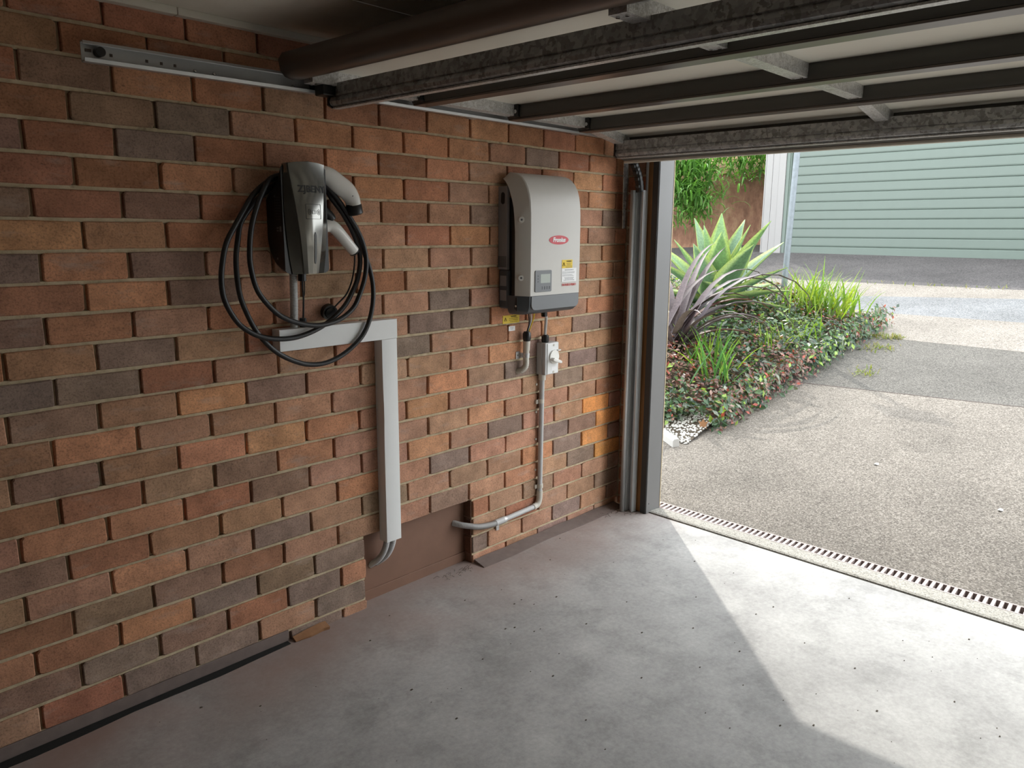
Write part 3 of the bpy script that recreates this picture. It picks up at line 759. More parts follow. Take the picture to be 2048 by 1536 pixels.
MB().tube(crom([(1.520, -.060, 1.366), (1.5244, -.052, 1.34), (1.5307, -.045, 1.3062), (1.5338, -.034, 1.2425), (1.5338, -.030, 1.222)], 6), .0035, 8).build('lead', MAT['black'], ld, smooth=True)
MB().tube(crom([(1.528, -.060, 1.366), (1.531, -.054, 1.33), (1.532, -.048, 1.312)], 4), .0022, 8).build('tail', MAT['black'], ld, smooth=True)
MB().cyl((1.5338, -.030, 1.199), (1.5338, -.030, 1.232), .0125, 10).build('gland', MAT['black'], ld, bevel=.002)

# ================================================================== TRUNKING
tk = thing('cable_trunking', (1.68, 0, .28), 'white cable trunking running right then down the brick wall', 'trunking')
MB().box(1.427, 1.945, -.0500, -.0005, 1.122, 1.199).build('horizontal_run', MAT['white_metal'], tk, bevel=.0015)
vr = MB()
rows = []
for z in np.linspace(.279, 1.1215, 14):
    w = .0035 * math.exp(-((z - .83) / .08) ** 2)
    rows.append([(1.868, -.0005, z), (1.868, -.0492 - w, z), (1.872 + .8 * w, -.0500 - w, z), (1.938, -.050, z), (1.942, -.0492, z), (1.942, -.0005, z)])
vr.loft(rows); vr.build('vertical_run', MAT['white_metal'], tk, smooth=True, auto=30)
MB().box(1.4255, 1.4275, -.0503, -.0005, 1.1215, 1.1995).build('end_cap', MAT['white_metal'], tk)
for k, (xa, sh) in enumerate(((1.888, 0), (1.922, .006))):
    tag(corrugated(crom([(xa, -.022, .30), (xa, -.020, .268), (xa - .004, -.004, .222), (xa - .014, .022, .182), (xa - .03, .060, .150)], 6), .0120).build('corrugated_conduit', MAT['pvc'], smooth=True),
        ('left' if k == 0 else 'right') + ' one of the two grey conduits curving from trunking into wall recess', 'conduit', 'conduits below the trunking')

# ================================================================== INVERTER
iv = thing('solar_inverter', (2.79, 0, 1.165), 'light grey wall-mounted solar inverter with red oval badge and dark base', 'inverter')
MB().box(2.592, 2.980, -.098, -.004, 1.205, 1.690).build('heat_sink_body', MAT['black_side'], iv, bevel=.006)
bp = MB().box(2.573, 2.590, -.056, -.001, 1.372, 1.738).build('back_plate', MAT['inv_back'], iv, bevel=.002)
for k in range(9):
    MB().box(2.5722, 2.5745, -.0505 + k * .0058, -.0478 + k * .0058, 1.383, 1.432).build('vent_slot', MAT['inv_dark'], bp)
MB().prism([(-.030 + .012 * math.cos(a), (1.700 if math.sin(a) > 0 else 1.672) + .012 * math.sin(a)) for a in np.linspace(0, 2 * math.pi, 14, endpoint=False)], 0, 2.5722, 2.576).build('hand_hole', MAT['black'], bp)
lb = MB().box(2.575, 2.600, -.060, -.001, 1.196, 1.372).build('side_cover', MAT['inv_dark'], iv, bevel=.010, seg=3)
for z in (1.298, 1.232):
    MB().box(2.5735, 2.577, -.051, -.012, z, z + .047).build('side_plate', MAT['inv_back'], lb, bevel=.001)
# curved grey cover
prof = [(1.257, -.165, -.105, 1.257), (1.40, -.166, -.105, 1.40), (1.55, -.166, -.104, 1.54), (1.62, -.165, -.100, 1.60), (1.665, -.162, -.094, 1.645), (1.70, -.156, -.086, 1.675), (1.730, -.146, -.076, 1.702), (1.755, -.131, -.066, 1.726), (1.775, -.112, -.055, 1.746), (1.788, -.091, -.045, 1.758), (1.796, -.066, -.036, 1.766), (1.799, -.042, -.028, 1.770)]
cv = MB(); rings = []
for z, yf, yr, zr in prof:
    rings.append([(2.573, yr, zr), (2.5745, yr - .004, zr + .001), (2.606, yf + .004, z - .001), (2.611, yf, z), (2.79, yf - .0015, z), (2.958, yf, z), (2.965, yf + .004, z - .001), (2.999, yr - .004, zr + .001), (3.0, yr, zr)])
cv.loft(rings)
cvo = cv.build('front_cover', MAT['inv_grey'], iv, smooth=True, auto=22)
for z in (1.592, 1.338):    # screw dimples on the left facet
    m1 = MB(); m1.tube([(2.588, -.128, z), (2.584, -.133, z)], [.017, .012], 14); m1.build('screw_boss', MAT['inv_grey'], cvo, smooth=True, auto=40)
    MB().cyl((2.5842, -.1328, z), (2.5832, -.1340, z), .0045, 10).build('screw', MAT['inv_dark'], cvo)
# dark base with rounded foot
rings = []
for z, e, xr in ((1.2565, 0, 0), (1.225, .001, .001), (1.205, .004, .004), (1.190, .010, .010), (1.178, .022, .020), (1.172, .038, .032), (1.170, .055, .05)):
    rings.append([(2.576 + xr * .6, -.055, z), (2.576 + xr * .6, -.110 + e * .3, z), (2.608 + xr * .3, -.163 + e, z), (2.79, -.1655 + e, z), (2.960 - xr * .6, -.163 + e, z), (2.997 - xr, -.110 + e * .3, z), (2.997 - xr, -.055, z)])
bs = MB().loft(rings).build('base_cover', MAT['inv_dark'], iv, smooth=True, auto=30)
def rrect(x0, x1, z0, z1, r, n=5, rs=None):
    out = []
    rs = rs or (r, r, r, r)
    for (cx, cz, a0, rr) in ((x0 + rs[0], z0 + rs[0], math.pi, rs[0]), (x1 - rs[1], z0 + rs[1], 1.5 * math.pi, rs[1]), (x1 - rs[2], z1 - rs[2], 0, rs[2]), (x0 + rs[3], z1 - rs[3], .5 * math.pi, rs[3])):
        for k in range(n): a = a0 + k / (n - 1) * math.pi / 2; out.append((cx + rr * math.cos(a), cz + rr * math.sin(a)))
    return out
MB().prism(rrect(2.617, 2.957, 1.1925, 1.2545, .02, 6, (.026, .026, .003, .003)), 1, -.1672, -.160).build('base_panel', MAT['inv_panel'], bs, bevel=.001)
MB().prism([(-.118, 1.250), (-.108, 1.250), (-.100, 1.20), (-.120, 1.188)], 0, 2.5745, 2.5765).build('latch_recess', MAT['black'], bs)
MB().cyl((2.5735, -.111, 1.212), (2.5755, -.111, 1.212), .005, 10).build('latch_screw', MAT['chrome'], bs)
# display
dp = MB().prism(rrect(2.638, 2.752, 1.273, 1.370, .006, 4), 1, -.1695, -.163).build('display_unit', MAT['inv_panel'], iv, bevel=.0008)
MB().box(2.674, 2.741, -.1702, -.168, 1.313, 1.353).build('display_screen', MAT['lcd'], dp)
for k in range(4):
    MB().box(2.684 + k * .0165, 2.690 + k * .0165, -.1702, -.168, 1.284, 1.298).build('button', MAT['inv_dark'], dp)
for k in range(3):
    MB().cyl((2.657, -.1702, 1.345 - k * .0125), (2.657, -.168, 1.345 - k * .0125), .0032, 8).build('indicator', MAT['inv_dark'], dp)
# badge and stickers
bd = MB().prism([(2.801 + .0695 * math.cos(a), 1.5042 + .0205 * math.sin(a)) for a in np.linspace(0, 2 * math.pi, 36, endpoint=False)], 1, -.1685, -.164).build('badge', MAT['red'], iv)
text_mesh('badge_lettering', 'Fronius', .0275, MAT['white'], bd, (2.801, -.1690, 1.5045), (1, 0, 0), (0, 0, 1), .0006, .22, .0012, sx=1.08)
text_mesh('product_lettering', 'FRONIUS PRIMO', .0150, MAT['redtext'], iv, (2.880, -.1690, 1.2975), (1, 0, 0), (0, 0, 1), .0005, 0, .0003, sx=.95)
ys = MB().box(2.8265, 2.9035, -.1683, -.164, 1.375, 1.4135).build('warning_sticker', MAT['yellow'], iv)
def triangle(mb, cx, cz, s, y):
    P = [(cx - s, cz - s * .8), (cx + s, cz - s * .8), (cx, cz + s)]; w = s * .16
    for a, b in zip(P, P[1:] + P[:1]): mb.tube([(a[0], y, a[1]), (b[0], y, b[1])], w, 5)
    mb.tube([(cx, y, cz + s * .35), (cx, y, cz - s * .25)], w * .9, 5)
def lines(mb, x0, x1, zs, h, y, seed=1, centre=True):
    rr = random.Random(seed)
    for z in zs:
        k = rr.uniform(.6, 1.0); w = (x1 - x0) * k; xs = (x0 + x1) / 2 - w / 2 if centre else x0; xx = xs
        while xx < xs + w:
            ww = rr.uniform(.004, .010); mb.box(xx, min(xx + ww, xs + w), y - .0002, y + .0012, z - h / 2, z + h / 2); xx += ww + .0022
m1 = MB(); triangle(m1, 2.8395, 1.393, .0085, -.1685); lines(m1, 2.852, 2.901, (1.3975, 1.3905, 1.3845, 1.379), .0022, -.1685, 3); m1.build('sticker_print', MAT['goldink'], ys)
text_mesh('sticker_heading', 'WARNING', .0078, MAT['ink'], ys, (2.8775, -.1686, 1.4062), (1, 0, 0), (0, 0, 1), .0003, 0, .0002)
ws = MB().box(2.8255, 2.934, -.1683, -.164, 1.3125, 1.3745).build('notice_sticker', MAT['white'], iv)
m1 = MB(); lines(m1, 2.842, 2.918, (1.3665,), .0032, -.1685, 5); lines(m1, 2.830, 2.930, (1.3575, 1.352, 1.344, 1.339), .0019, -.1685, 6, False); lines(m1, 2.832, 2.928, (1.3305, 1.325, 1.3195), .0024, -.1685, 7); m1.build('sticker_print', MAT['dullink'], ws)

for i, (x0, x1) in enumerate(((2.618, 2.652), (2.664, 2.694))):
    MB().box(x0, x1, -.055, -.022, 1.176, 1.206).build('connector_block', MAT['black'], iv, bevel=.003)
MB().cyl((2.800, -.085, 1.182), (2.802, -.085, 1.146), .0145, 10).build('cable_gland', MAT['black'], iv, bevel=.002)

# leads and conduits below the inverter
LD = [('black', (2.700, -.075, 1.180), (2.735, -.05, 1.12), (2.738, -.032, 1.070), 'black_matt', .0035), ('grey', (2.708, -.080, 1.178), (2.742, -.055, 1.13), (2.744, -.030, 1.070), 'pvc', .003), ('yellow', (2.725, -.090, 1.178), (2.752, -.060, 1.135), (2.747, -.035, 1.070), 'yellow', .0028)]
for nm, a, b, c_, mt, r in LD:
    tag(MB().tube(crom([a, b, c_], 8), r, 8).build('inverter_lead', MAT[mt], smooth=True), 'thin %s lead from inverter base into cream conduit top' % nm, 'cable', 'leads under the inverter')
cc = thing('cream_conduit', (2.73, -.02, .88), 'short cream corrugated conduit bending into wall below inverter', 'conduit')
MB().tube([(2.740, -.031, 1.030), (2.740, -.031, 1.040), (2.740, -.031, 1.066), (2.740, -.031, 1.076)], [.017, .020, .020, .014], 14).build('cable_gland', MAT['black'], cc, smooth=True, auto=40)
MB().tube([(2.738, -.030, .985), (2.740, -.031, 1.034)], .0165, 16).build('sleeve', MAT['pvc_cream'], cc, smooth=True, auto=40)
MB().cyl((2.737, -.029, .955), (2.738, -.030, .986), .0148, 16).build('pipe', MAT['pvc_cream'], cc, smooth=True, auto=40)
corrugated(crom([(2.737, -.029, .957), (2.737, -.030, .925), (2.733, -.028, .905), (2.722, -.014, .888), (2.712, .010, .884)], 6), .0145).build('corrugated_bend', MAT['pvc_cream'], cc, smooth=True)
sd = MB(); sd.tube([(2.737, -.029, .950), (2.738, -.029, .972)], .0172, 16); sd.box(2.695, 2.722, -.004, -.0005, .944, .980); sd.box(2.716, 2.726, -.022, -.001, .950, .974)
sd.build('saddle', MAT['galv_fine'], cc, bevel=.001)
MB().cyl((2.706, -.0065, .962), (2.706, -.002, .962), .0045, 10).build('saddle_screw', MAT['chrome'], cc)

# isolator switch
sw = thing('isolator_switch', (2.895, 0, .855), 'grey isolator switch box with rotary handle below the inverter', 'switch')
MB().box(2.846, 2.946, -.034, -.0005, .852, 1.010).build('back_box', MAT['pvc'], sw, bevel=.003)
ls = MB().box(2.848, 2.946, -.056, -.0345, .852, 1.010).build('lid', MAT['pvc'], sw, bevel=.003)
MB().box(2.862, 2.945, -.0590, -.0555, .855, 1.007).build('face_plate', MAT['white_metal'], ls, bevel=.002)
MB().tube([(2.908, -.0585, .938), (2.908, -.066, .938)], [.036, .034], 28).build('dial', MAT['plug_white'], sw, smooth=True, auto=40)
hd = MB(); hd.prism([(2.873, .930), (2.880, .922), (2.935, .905), (2.944, .908), (2.940, .918), (2.885, .938)], 1, -.088, -.064); hd.build('rotary_handle', MAT['plug_white'], sw, bevel=.003)
MB().box(2.932, 2.952, -.070, -.058, .966, .972).build('lock_tab', MAT['plug_white'], sw, bevel=.001)
for z in (.996, .863):
    MB().cyl((2.908, -.0605, z), (2.908, -.0585, z), .006, 12).build('lid_screw', MAT['pvc_cream'], sw)
MB().box(2.890, 2.932, -.0598, -.0585, .872, .890).build('switch_label', MAT['white'], sw)
MB().tube([(2.876, -.030, 1.010), (2.876, -.030, 1.016), (2.876, -.030, 1.040), (2.876, -.030, 1.048)], [.017, .019, .019, .012], 12).build('cable_gland', MAT['black'], sw, smooth=True, auto=40)
tag(MB().tube(crom([(2.805, -.085, 1.150), (2.822, -.080, 1.143), (2.838, -.066, 1.12), (2.868, -.036, 1.06), (2.876, -.030, 1.036)], 6), .0072, 10).build('inverter_lead', MAT['pvc'], smooth=True), 'grey supply cable from inverter gland to isolator switch', 'cable')

# grey conduit run
cd = thing('grey_conduit', (2.86, -.02, .2), 'grey conduit dropping from isolator and turning left into wall recess', 'conduit')
MB().tube([(2.872, -.0175, .853), (2.871, -.0175, .822)], .0185, 18).build('coupling', MAT['pvc_cream'], cd, smooth=True, auto=40)
MB().tube([(2.871, -.0175, .825), (2.864, -.0175, .232)], .0128, 16).build('vertical_pipe', MAT['pvc'], cd, smooth=True, auto=40)
MB().tube(crom([(2.864, -.0175, .250), (2.863, -.0175, .215), (2.857, -.0178, .193), (2.842, -.018, .178), (2.815, -.018, .174)], 6), .0158, 16).build('elbow', MAT['pvc_cream'], cd, smooth=True, auto=40)
MB().tube([(2.818, -.018, .1745), (2.575, -.018, .166)], .0128, 16).build('horizontal_pipe', MAT['pvc'], cd, smooth=True, auto=40)
MB().tube([(2.605, -.018, .167), (2.540, -.018, .166)], .0155, 16).build('coupling', MAT['pvc'], cd, smooth=True, auto=40)
corrugated(crom([(2.545, -.018, .166), (2.50, -.018, .168), (2.43, -.014, .178), (2.385, .002, .190), (2.355, .024, .198), (2.335, .060, .204)], 7), .0135).build('corrugated_end', MAT['pvc'], cd, smooth=True)
for z in (.715, .275):
    m1 = MB(); m1.tube([(2.866, -.0175, z - .010), (2.866, -.0175, z + .010)], .0158, 16); m1.box(2.838, 2.852, -.012, -.0005, z - .012, z + .008); m1.box(2.878, 2.892, -.012, -.0005, z - .004, z + .016)
    m1.build('saddle', MAT['pvc_cream'], cd, bevel=.001)
m1 = MB(); m1.tube([(2.612, -.018, .167), (2.595, -.018, .1668)], .0160, 16); m1.box(2.560, 2.580, -.006, -.0005, .118, .150); m1.box(2.562, 2.578, -.012, -.001, .146, .156); m1.build('saddle', MAT['galv_fine'], cd, bevel=.001)
for k, z in enumerate((.80, .66, .52, .36)):
    MB().cyl((2.848, -.004, z), (2.848, -.0005, z), .006, 8).build('wall_plug', MAT['pvc_cream'], cd)

# wall stickers
wl = thing('warning_label', (2.66, 0, 1.12), 'small yellow warning label on bricks left under the inverter', 'label')
y1o = MB().box(2.604, 2.7175, -.0022, -.0004, 1.1195, 1.1575).build('label_plate', MAT['yellow'], wl)
m1 = MB(); triangle(m1, 2.622, 1.139, .0085, -.0024); lines(m1, 2.640, 2.714, (1.142, 1.134, 1.126), .0026, -.0024, 9); m1.build('label_print', MAT['goldink'], wl)
text_mesh('label_heading', 'WARNING', .0082, MAT['ink'], wl, (2.678, -.0025, 1.1508), (1, 0, 0), (0, 0, 1), .0003, 0, .0002)
wl2 = thing('white_label', (2.666, 0, 1.083), 'tiny white paper label on brick beneath the yellow label', 'label')
MB().box(2.645, 2.688, -.0022, -.0004, 1.0825, 1.1045).build('label_paper', MAT['white'], wl2)
m1 = MB(); lines(m1, 2.650, 2.684, (1.098, 1.091), .0025, -.0024, 12); m1.build('label_print', MAT['dullink'], wl2)

# ================================================================== OUTSIDE
# ---- green garage across the lane
gg = thing('green_garage', (13.1, 0, 1.2), 'sage green panelled garage across the lane', 'building')
ROT = math.radians(-2.6)
GP = Vector((13.12, 3.26, 0))           # left foot of the door
def gpt(s, d, z):
    """s metres to the right along the front, d metres behind it"""
    c, sn = math.cos(ROT), math.sin(ROT)
    rt = Vector((sn, -c, 0)); bk = Vector((c, sn, 0))
    p = GP + rt * s + bk * d
    return (p.x, p.y, z)
GZ = 1.205
def gbox(mb, s0, s1, d0, d1, z0, z1):
    mb.add([gpt(s0, d0, z0), gpt(s1, d0, z0), gpt(s1, d1, z0), gpt(s0, d1, z0), gpt(s0, d0, z1), gpt(s1, d0, z1), gpt(s1, d1, z1), gpt(s0, d1, z1)],
           [(0, 3, 2, 1), (4, 5, 6, 7), (0, 1, 5, 4), (1, 2, 6, 5), (2, 3, 7, 6), (3, 0, 4, 7)]); return mb
dr = gbox(MB(), -.02, 5.6, .07, .12, GZ - .3, GZ + 2.6).build('door_backing', MAT['green_frame'], gg)
PH = .1462
for k in range(17):
    z0 = GZ - .02 + k * PH
    m1 = MB()
    rows = []
    for s in (0.0, 5.6):
        rows.append([gpt(s, .072, z0), gpt(s, .050, z0 + .003), gpt(s, .046, z0 + .02), gpt(s, .046, z0 + PH - .016), gpt(s, .056, z0 + PH - .006), gpt(s, .072, z0 + PH - .004)])
    m1.loft(rows); m1.build('door_panel', MAT['green'], gg)
gbox(MB(), -.095, -.012, .0, .10, GZ - .2, GZ + 2.6).build('door_frame', MAT['green_frame'], gg)
gbox(MB(), -.095, -.04, -.012, .02, GZ - .2, GZ + 2.6).build('door_frame', MAT['green'], gg)
for k in range(3):
    gbox(MB(), -.45 + k * .118, -.45 + (k + 1) * .118 - .004, -.03 + .006 * (k % 2), .12, GZ - .2, GZ + 2.7).build('cladding_board', MAT['wboard'], gg)
gbox(MB(), -.475, -.455, -.03, .5, GZ - .2, GZ + 2.7).build('corner_trim', MAT['wboard'], gg)
gbox(MB(), -.47, 6.2, .12, 5.5, GZ - .3, GZ + 2.75).build('walls', MAT['wboard'], gg)
gbox(MB(), -.6, 6.4, -.08, 5.7, GZ + 2.62, GZ + 2.80).build('roof', MAT['green_frame'], gg)

# ---- earth bank left of the green garage
random.seed(5)
bk = MB(); rows = []
for i in range(15):
    y = 3.4 + i * .75
    row = []
    for j in range(12):
        t = j / 11.0
        z = .95 + 2.35 * t + (.45 * t if j > 8 else 0)
        x = 14.35 - (y - 3.4) * .42 + .55 * t ** 1.5 + (2.2 * (j - 8) / 3.0 if j > 8 else 0) + random.uniform(-.07, .07)
        row.append((x, y + random.uniform(-.05, .05), z))
    rows.append(row)
bk.loft(rows, cap=False, closed=False)
tag(bk.build('earth_bank', MAT['soil'], smooth=True), 'cut red clay bank beside the green garage', kind='structure')
tag(MB().box(15.0, 30, 4.3, 30, -.5, 3.2).build('hill', MAT['soil']), kind='structure')

def blade(mb, base, az, el, length, w, droop, col, n=6, fold=.25, tipcol=None):
    """strap leaf: a tapering, folded ribbon that arches over"""
    p = Vector(base); d_az = Vector((math.cos(az), math.sin(az), 0)); side = Vector((-math.sin(az), math.cos(az), 0))
    e = el; vs = []; fs = []; cs = []
    for i in range(n + 1):
        t = i / n
        ww = w * (1 - t ** 2.2) * (.55 + .45 * min(1, t * 4)) + .0006
        up = Vector((0, 0, 1)) * math.cos(e) - d_az * math.sin(e)
        vs += [p - side * ww + up * ww * fold, p, p + side * ww + up * ww * fold]
        cc = col if tipcol is None else tuple(a * (1 - t) + b * t for a, b in zip(col, tipcol))
        cs += [cc] * 3
        st = length / n
        p = p + (d_az * math.cos(e) + Vector((0, 0, 1)) * math.sin(e)) * st
        e -= droop / n * (.4 + 1.2 * t)
    for i in range(n):
        for k in (0, 1): fs.append((i * 3 + k, i * 3 + k + 1, i * 3 + k + 4, i * 3 + k + 3))
    n0 = len(mb.v)
    mb.v += [tuple(v) for v in vs]; mb.f += [tuple(a + n0 for a in f) for f in fs]; mb.c += cs

def clump(name, loc, nb, length, w, cols, label, group, el=(.7, 1.4), droop=(1.0, 2.4), spread=.12, bias=None, fold=.25, zs=0.0):
    m = MB()
    for _ in range(nb):
        az = random.uniform(0, 2 * math.pi) if bias is None else bias + random.gauss(0, 1.1)
        c = random.choice(cols); k = random.uniform(.75, 1.2)
        b = (loc[0] + random.gauss(0, spread), loc[1] + random.gauss(0, spread), loc[2] + random.gauss(0, zs))
        blade(m, b, az, random.uniform(*el), length * random.uniform(.6, 1.1), w * random.uniform(.7, 1.2), random.uniform(*droop), tuple(x * k for x in c), 5, fold)
    o = m.build(name, MAT['grass'], attr=True); tag(o, label, 'plant', group); return o
GR = [(.10, .24, .045), (.14, .30, .06), (.08, .19, .04), (.17, .33, .09)]
BANK = [(12.95, 5.45, 2.95, 'upper left'), (13.05, 5.05, 2.62, 'large left'), (12.75, 5.35, 2.30, 'middle left'), (13.0, 5.0, 2.15, 'lower left'), (13.85, 4.45, 2.95, 'upper middle'), (14.15, 4.15, 2.98, 'upper right'), (13.9, 4.5, 2.70, 'sparse middle'), (13.35, 4.85, 2.92, 'central top'), (12.6, 5.5, 2.65, 'outermost left'), (12.85, 5.15, 1.95, 'lowest left')]
for i, (x, y, z, wd) in enumerate(BANK):
    clump('strap_leaf_plant', (x, y, z), 190 if i < 4 or i > 7 else 120, .62 if i < 4 else .50, .020, GR, '%s clump of green strap leaves growing on the clay bank' % wd, 'strap-leaf clumps on the bank', spread=.22, bias=math.pi + .55, droop=(1.2, 3.0), el=(.1, 1.35), zs=.16)

# ---- garden bed mound
def sstep(t): t = max(0, min(1, t)); return t * t * (3 - 2 * t)
def bed_h(x, y):
    e = sstep((y - .10) / .95); s = sstep((x - 4.45) / .8); r = sstep((8.55 - x) / 1.1)
    return gz(x) + (.07 + .38 * e) * s * r
BX0, BX1, BY0, BY1 = 4.62, 8.45, .15, 3.4
m = MB(); nx, ny = 26, 18
V = []; F = []
for i in range(nx + 1):
    for j in range(ny + 1):
        x = BX0 + (BX1 - BX0) * i / nx; y = BY0 + (BY1 - BY0) * j / ny; V.append((x, y, bed_h(x, y)))
for i in range(nx):
    for j in range(ny): a = i * (ny + 1) + j; F.append((a, a + ny + 1, a + ny + 2, a + 1))
m.add(V, F); tag(m.build('garden_bed', MAT['earth'], smooth=True), 'dark soil of the planted bed beside the driveway', kind='structure')

def leaves(name, n, sampler, size, cols, label, tri=False):
    """thousands of small folded leaves in one mesh"""
    vs = np.zeros((n, 4, 3), np.float32); cs = np.zeros((n, 4, 4), np.float32); cs[..., 3] = 1
    for i in range(n):
        p, nrm = sampler()
        s = size * random.uniform(.55, 1.25)
        nn = Vector(nrm) + Vector((random.gauss(0, .45), random.gauss(0, .45), random.gauss(0, .35)))
        nn.normalize(); a = Vector((random.gauss(0, 1), random.gauss(0, 1), random.gauss(0, 1))); t = nn.cross(a).normalized(); b = nn.cross(t)
        P = Vector(p)
        vs[i] = [tuple(P - t * s), tuple(P + b * s * .52 + nn * s * .14), tuple(P + t * s), tuple(P - b * s * .52 + nn * s * .14)]
        c = random.choices([q[0] for q in cols], [q[1] for q in cols])[0]; k = random.uniform(.7, 1.25)
        cs[i, :, :3] = [x * k for x in c]
    me = bpy.data.meshes.new(name)
    F = [(4 * i, 4 * i + 1, 4 * i + 2) for i in range(n)] + [(4 * i, 4 * i + 2, 4 * i + 3) for i in range(n)]
    me.from_pydata(vs.reshape(-1, 3).tolist(), [], F)
    at = me.color_attributes.new('tint', 'FLOAT_COLOR', 'POINT'); at.data.foreach_set('color', cs.ravel())
    me.materials.append(MAT['leaf']); o = bpy.data.objects.new(name, me); COL.objects.link(o); tag(o, label, 'groundcover', kind='stuff'); return o
random.seed(21)
def samp(kind):
    def f():
        while True:
            x = 4.75 + 3.75 * random.random() ** 1.15; y = .10 + 2.0 * random.random() ** 1.2
            red = math.sin(x * 2.3 + y * 3.1) + .8 * math.sin(x * 5.1 - y * 2.2 + 1) + random.gauss(0, .7)
            if y < .5 and x < 5.0 - .9 * max(0, y - .10): continue
            if kind == 'red' and red < .15: continue
            if kind == 'green' and red > .75: continue
            break
        lift = random.uniform(.0, .13)
        edge = random.random()
        z = bed_h(x, y) + .02 + lift
        nrm = (-.12, -.25, 1)
        if y < .30 and edge < .6:
            y = random.uniform(.02, .22); z = gz(x) + random.uniform(.01, .22); nrm = (-.2, -1, .5)
        if x < 4.8 and random.random() < .5: nrm = (-1, -.2, .5)
        return (x, y, z), nrm
    return f
leaves('ground_cover', 12000, samp('green'), .030, [((.06, .12, .055), 4), ((.09, .17, .06), 3), ((.05, .085, .06), 3), ((.24, .36, .06), 1.4), ((.24, .27, .22), 1.4)], 'dense green ivy groundcover spreading over the garden bed')
leaves('red_ground_cover', 11000, samp('red'), .022, [((.20, .08, .07), 3), ((.42, .09, .06), 1.3), ((.15, .095, .08), 3), ((.32, .20, .165), 2.2), ((.12, .13, .08), 2)], 'bronze and red small-leaved groundcover mixed through the bed')

# ---- agave
random.seed(3)
ag = thing('agave', (6.75, 1.08, .72), 'large pale green agave rosette rising behind the dark flax', 'plant')
def agave_leaf(az, el, length, w, droop, col, edge):
    m = MB(); p = Vector((6.70, 1.12, .84)); d_az = Vector((math.cos(az), math.sin(az), 0)); side = Vector((-math.sin(az), math.cos(az), 0))
    n = 9; e = el; rings = []; cs = []
    for i in range(n + 1):
        t = i / n
        ww = w * max(.03, (.50 + 1.1 * t) if t < .42 else (.962 * (1 - ((t - .42) / .58) ** 1.6)))
        th = .020 * (1 - t) + .002
        up = Vector((0, 0, 1)) * math.cos(e) - d_az * math.sin(e)
        rings.append([p - side * ww + up * ww * .35, p - side * ww * .5 + up * ww * .06, p, p + side * ww * .5 + up * ww * .06, p + side * ww + up * ww * .35, p + side * ww * .5 + up * (ww * .06 - th), p - up * th * 1.3, p - side * ww * .5 + up * (ww * .06 - th)])
        cs += [edge, col, col, col, edge, col, col, col]
        p = p + (d_az * math.cos(e) + Vector((0, 0, 1)) * math.sin(e)) * (length / n)
        e -= droop / n
    m.loft(rings); m.c = cs
    return m.build('leaf', MAT['agave'], ag, smooth=True, attr=True)
AGC = [(.15, .25, .15), (.19, .30, .18), (.13, .23, .15), (.17, .29, .12)]
for k in range(24):
    ring = k / 24
    az = k * 2.39996 + .4
    el = 1.42 - 1.25 * ring + random.uniform(-.08, .08)
    agave_leaf(az, el, random.uniform(.78, 1.02) - .12 * ring, random.uniform(.120, .150), .10 + .25 * ring, random.choice(AGC), (.36, .46, .10))
MB().tube([(6.75, 1.08, .40), (6.75, 1.08, .88)], [.09, .07], 10).build('stem', MAT['earth'], ag)

# ---- dark flax arching out beside the jamb
random.seed(9)
fx = thing('flax', (5.25, .80, .40), 'bronze-purple strap-leaved flax arching beside the door jamb', 'plant')
FC = [(.07, .050, .054), (.10, .075, .08), (.15, .06, .045), (.085, .07, .08)]
spec = [(-.55, 1.15, 1.15, 2.6), (-.75, 1.0, 1.2, 2.4), (-.35, .95, 1.0, 1.5), (-.2, 1.1, 1.05, 1.2), (.1, .8, 1.1, 1.0), (-.95, .9, .95, 2.3), (-.1, .65, 1.0, .9), (-.5, .75, 1.0, 1.6), (.35, 1.0, 1.0, 1.2), (-1.2, 1.0, .9, 2.2), (-.65, 1.2, 1.55, 2.9), (-.80, 1.05, 1.5, 2.7), (-.45, 1.1, 1.6, 2.8), (-1.0, 1.0, 1.3, 2.8), (.05, .95, 1.3, .7), (.2, 1.0, 1.25, .8), (.7, 1.1, .9, 1.0), (-1.5, 1.1, .8, 2.0), (1.2, 1.2, .9, 1.0), (2.0, 1.1, .9, 1.4), (2.9, 1.2, .8, 1.5), (-2.2, 1.2, .7, 1.8), (-.3, 1.25, 1.3, 2.2), (0, 1.35, 1.2, 1.4), (-.85, .6, .9, 1.7)]
for az, el, ln, dr_ in spec:
    m1 = MB(); blade(m1, (5.42 + random.gauss(0, .05), .80 + random.gauss(0, .05), .58), az, el, ln, .036, dr_, random.choice(FC), 10, .45)
    m1.build('leaf', MAT['flax'], fx, attr=True, smooth=True)

# ---- grass tufts
YG = [(.20, .29, .03), (.15, .26, .035), (.11, .20, .03), (.26, .34, .05)]
def tuft(loc, nb, ln, label, w=.010, cols=YG, sp=.08, droop=(.3, 1.5)):
    clump('grass_tuft', loc, nb, ln, w, cols, label, 'grass tufts in the bed', el=(.8, 1.5), droop=droop, spread=sp)
tuft((7.70, .55, .74), 110, .56, 'large yellow-green grass tuft at the far right of the bed', .011, YG, .14)
tuft((8.0, .48, .70), 80, .46, 'grass tuft at the outermost right corner of the bed', .010, YG, .12)
tuft((7.35, .72, .80), 14, .42, 'sparse upright grass blades just right of the galvanised pole', .010, YG, .10, (.1, .6))
tuft((6.95, .92, .82), 6, .42, 'three tall thin blades between agave and galvanised pole', .008, [(.12, .20, .05)], .05, (.05, .4))
tuft((5.35, .42, .42), 34, .46, 'bright green grass tuft low beside the door jamb', .011, [(.10, .24, .04), (.22, .38, .04), (.06, .16, .05)], .10, (.2, 1.2))
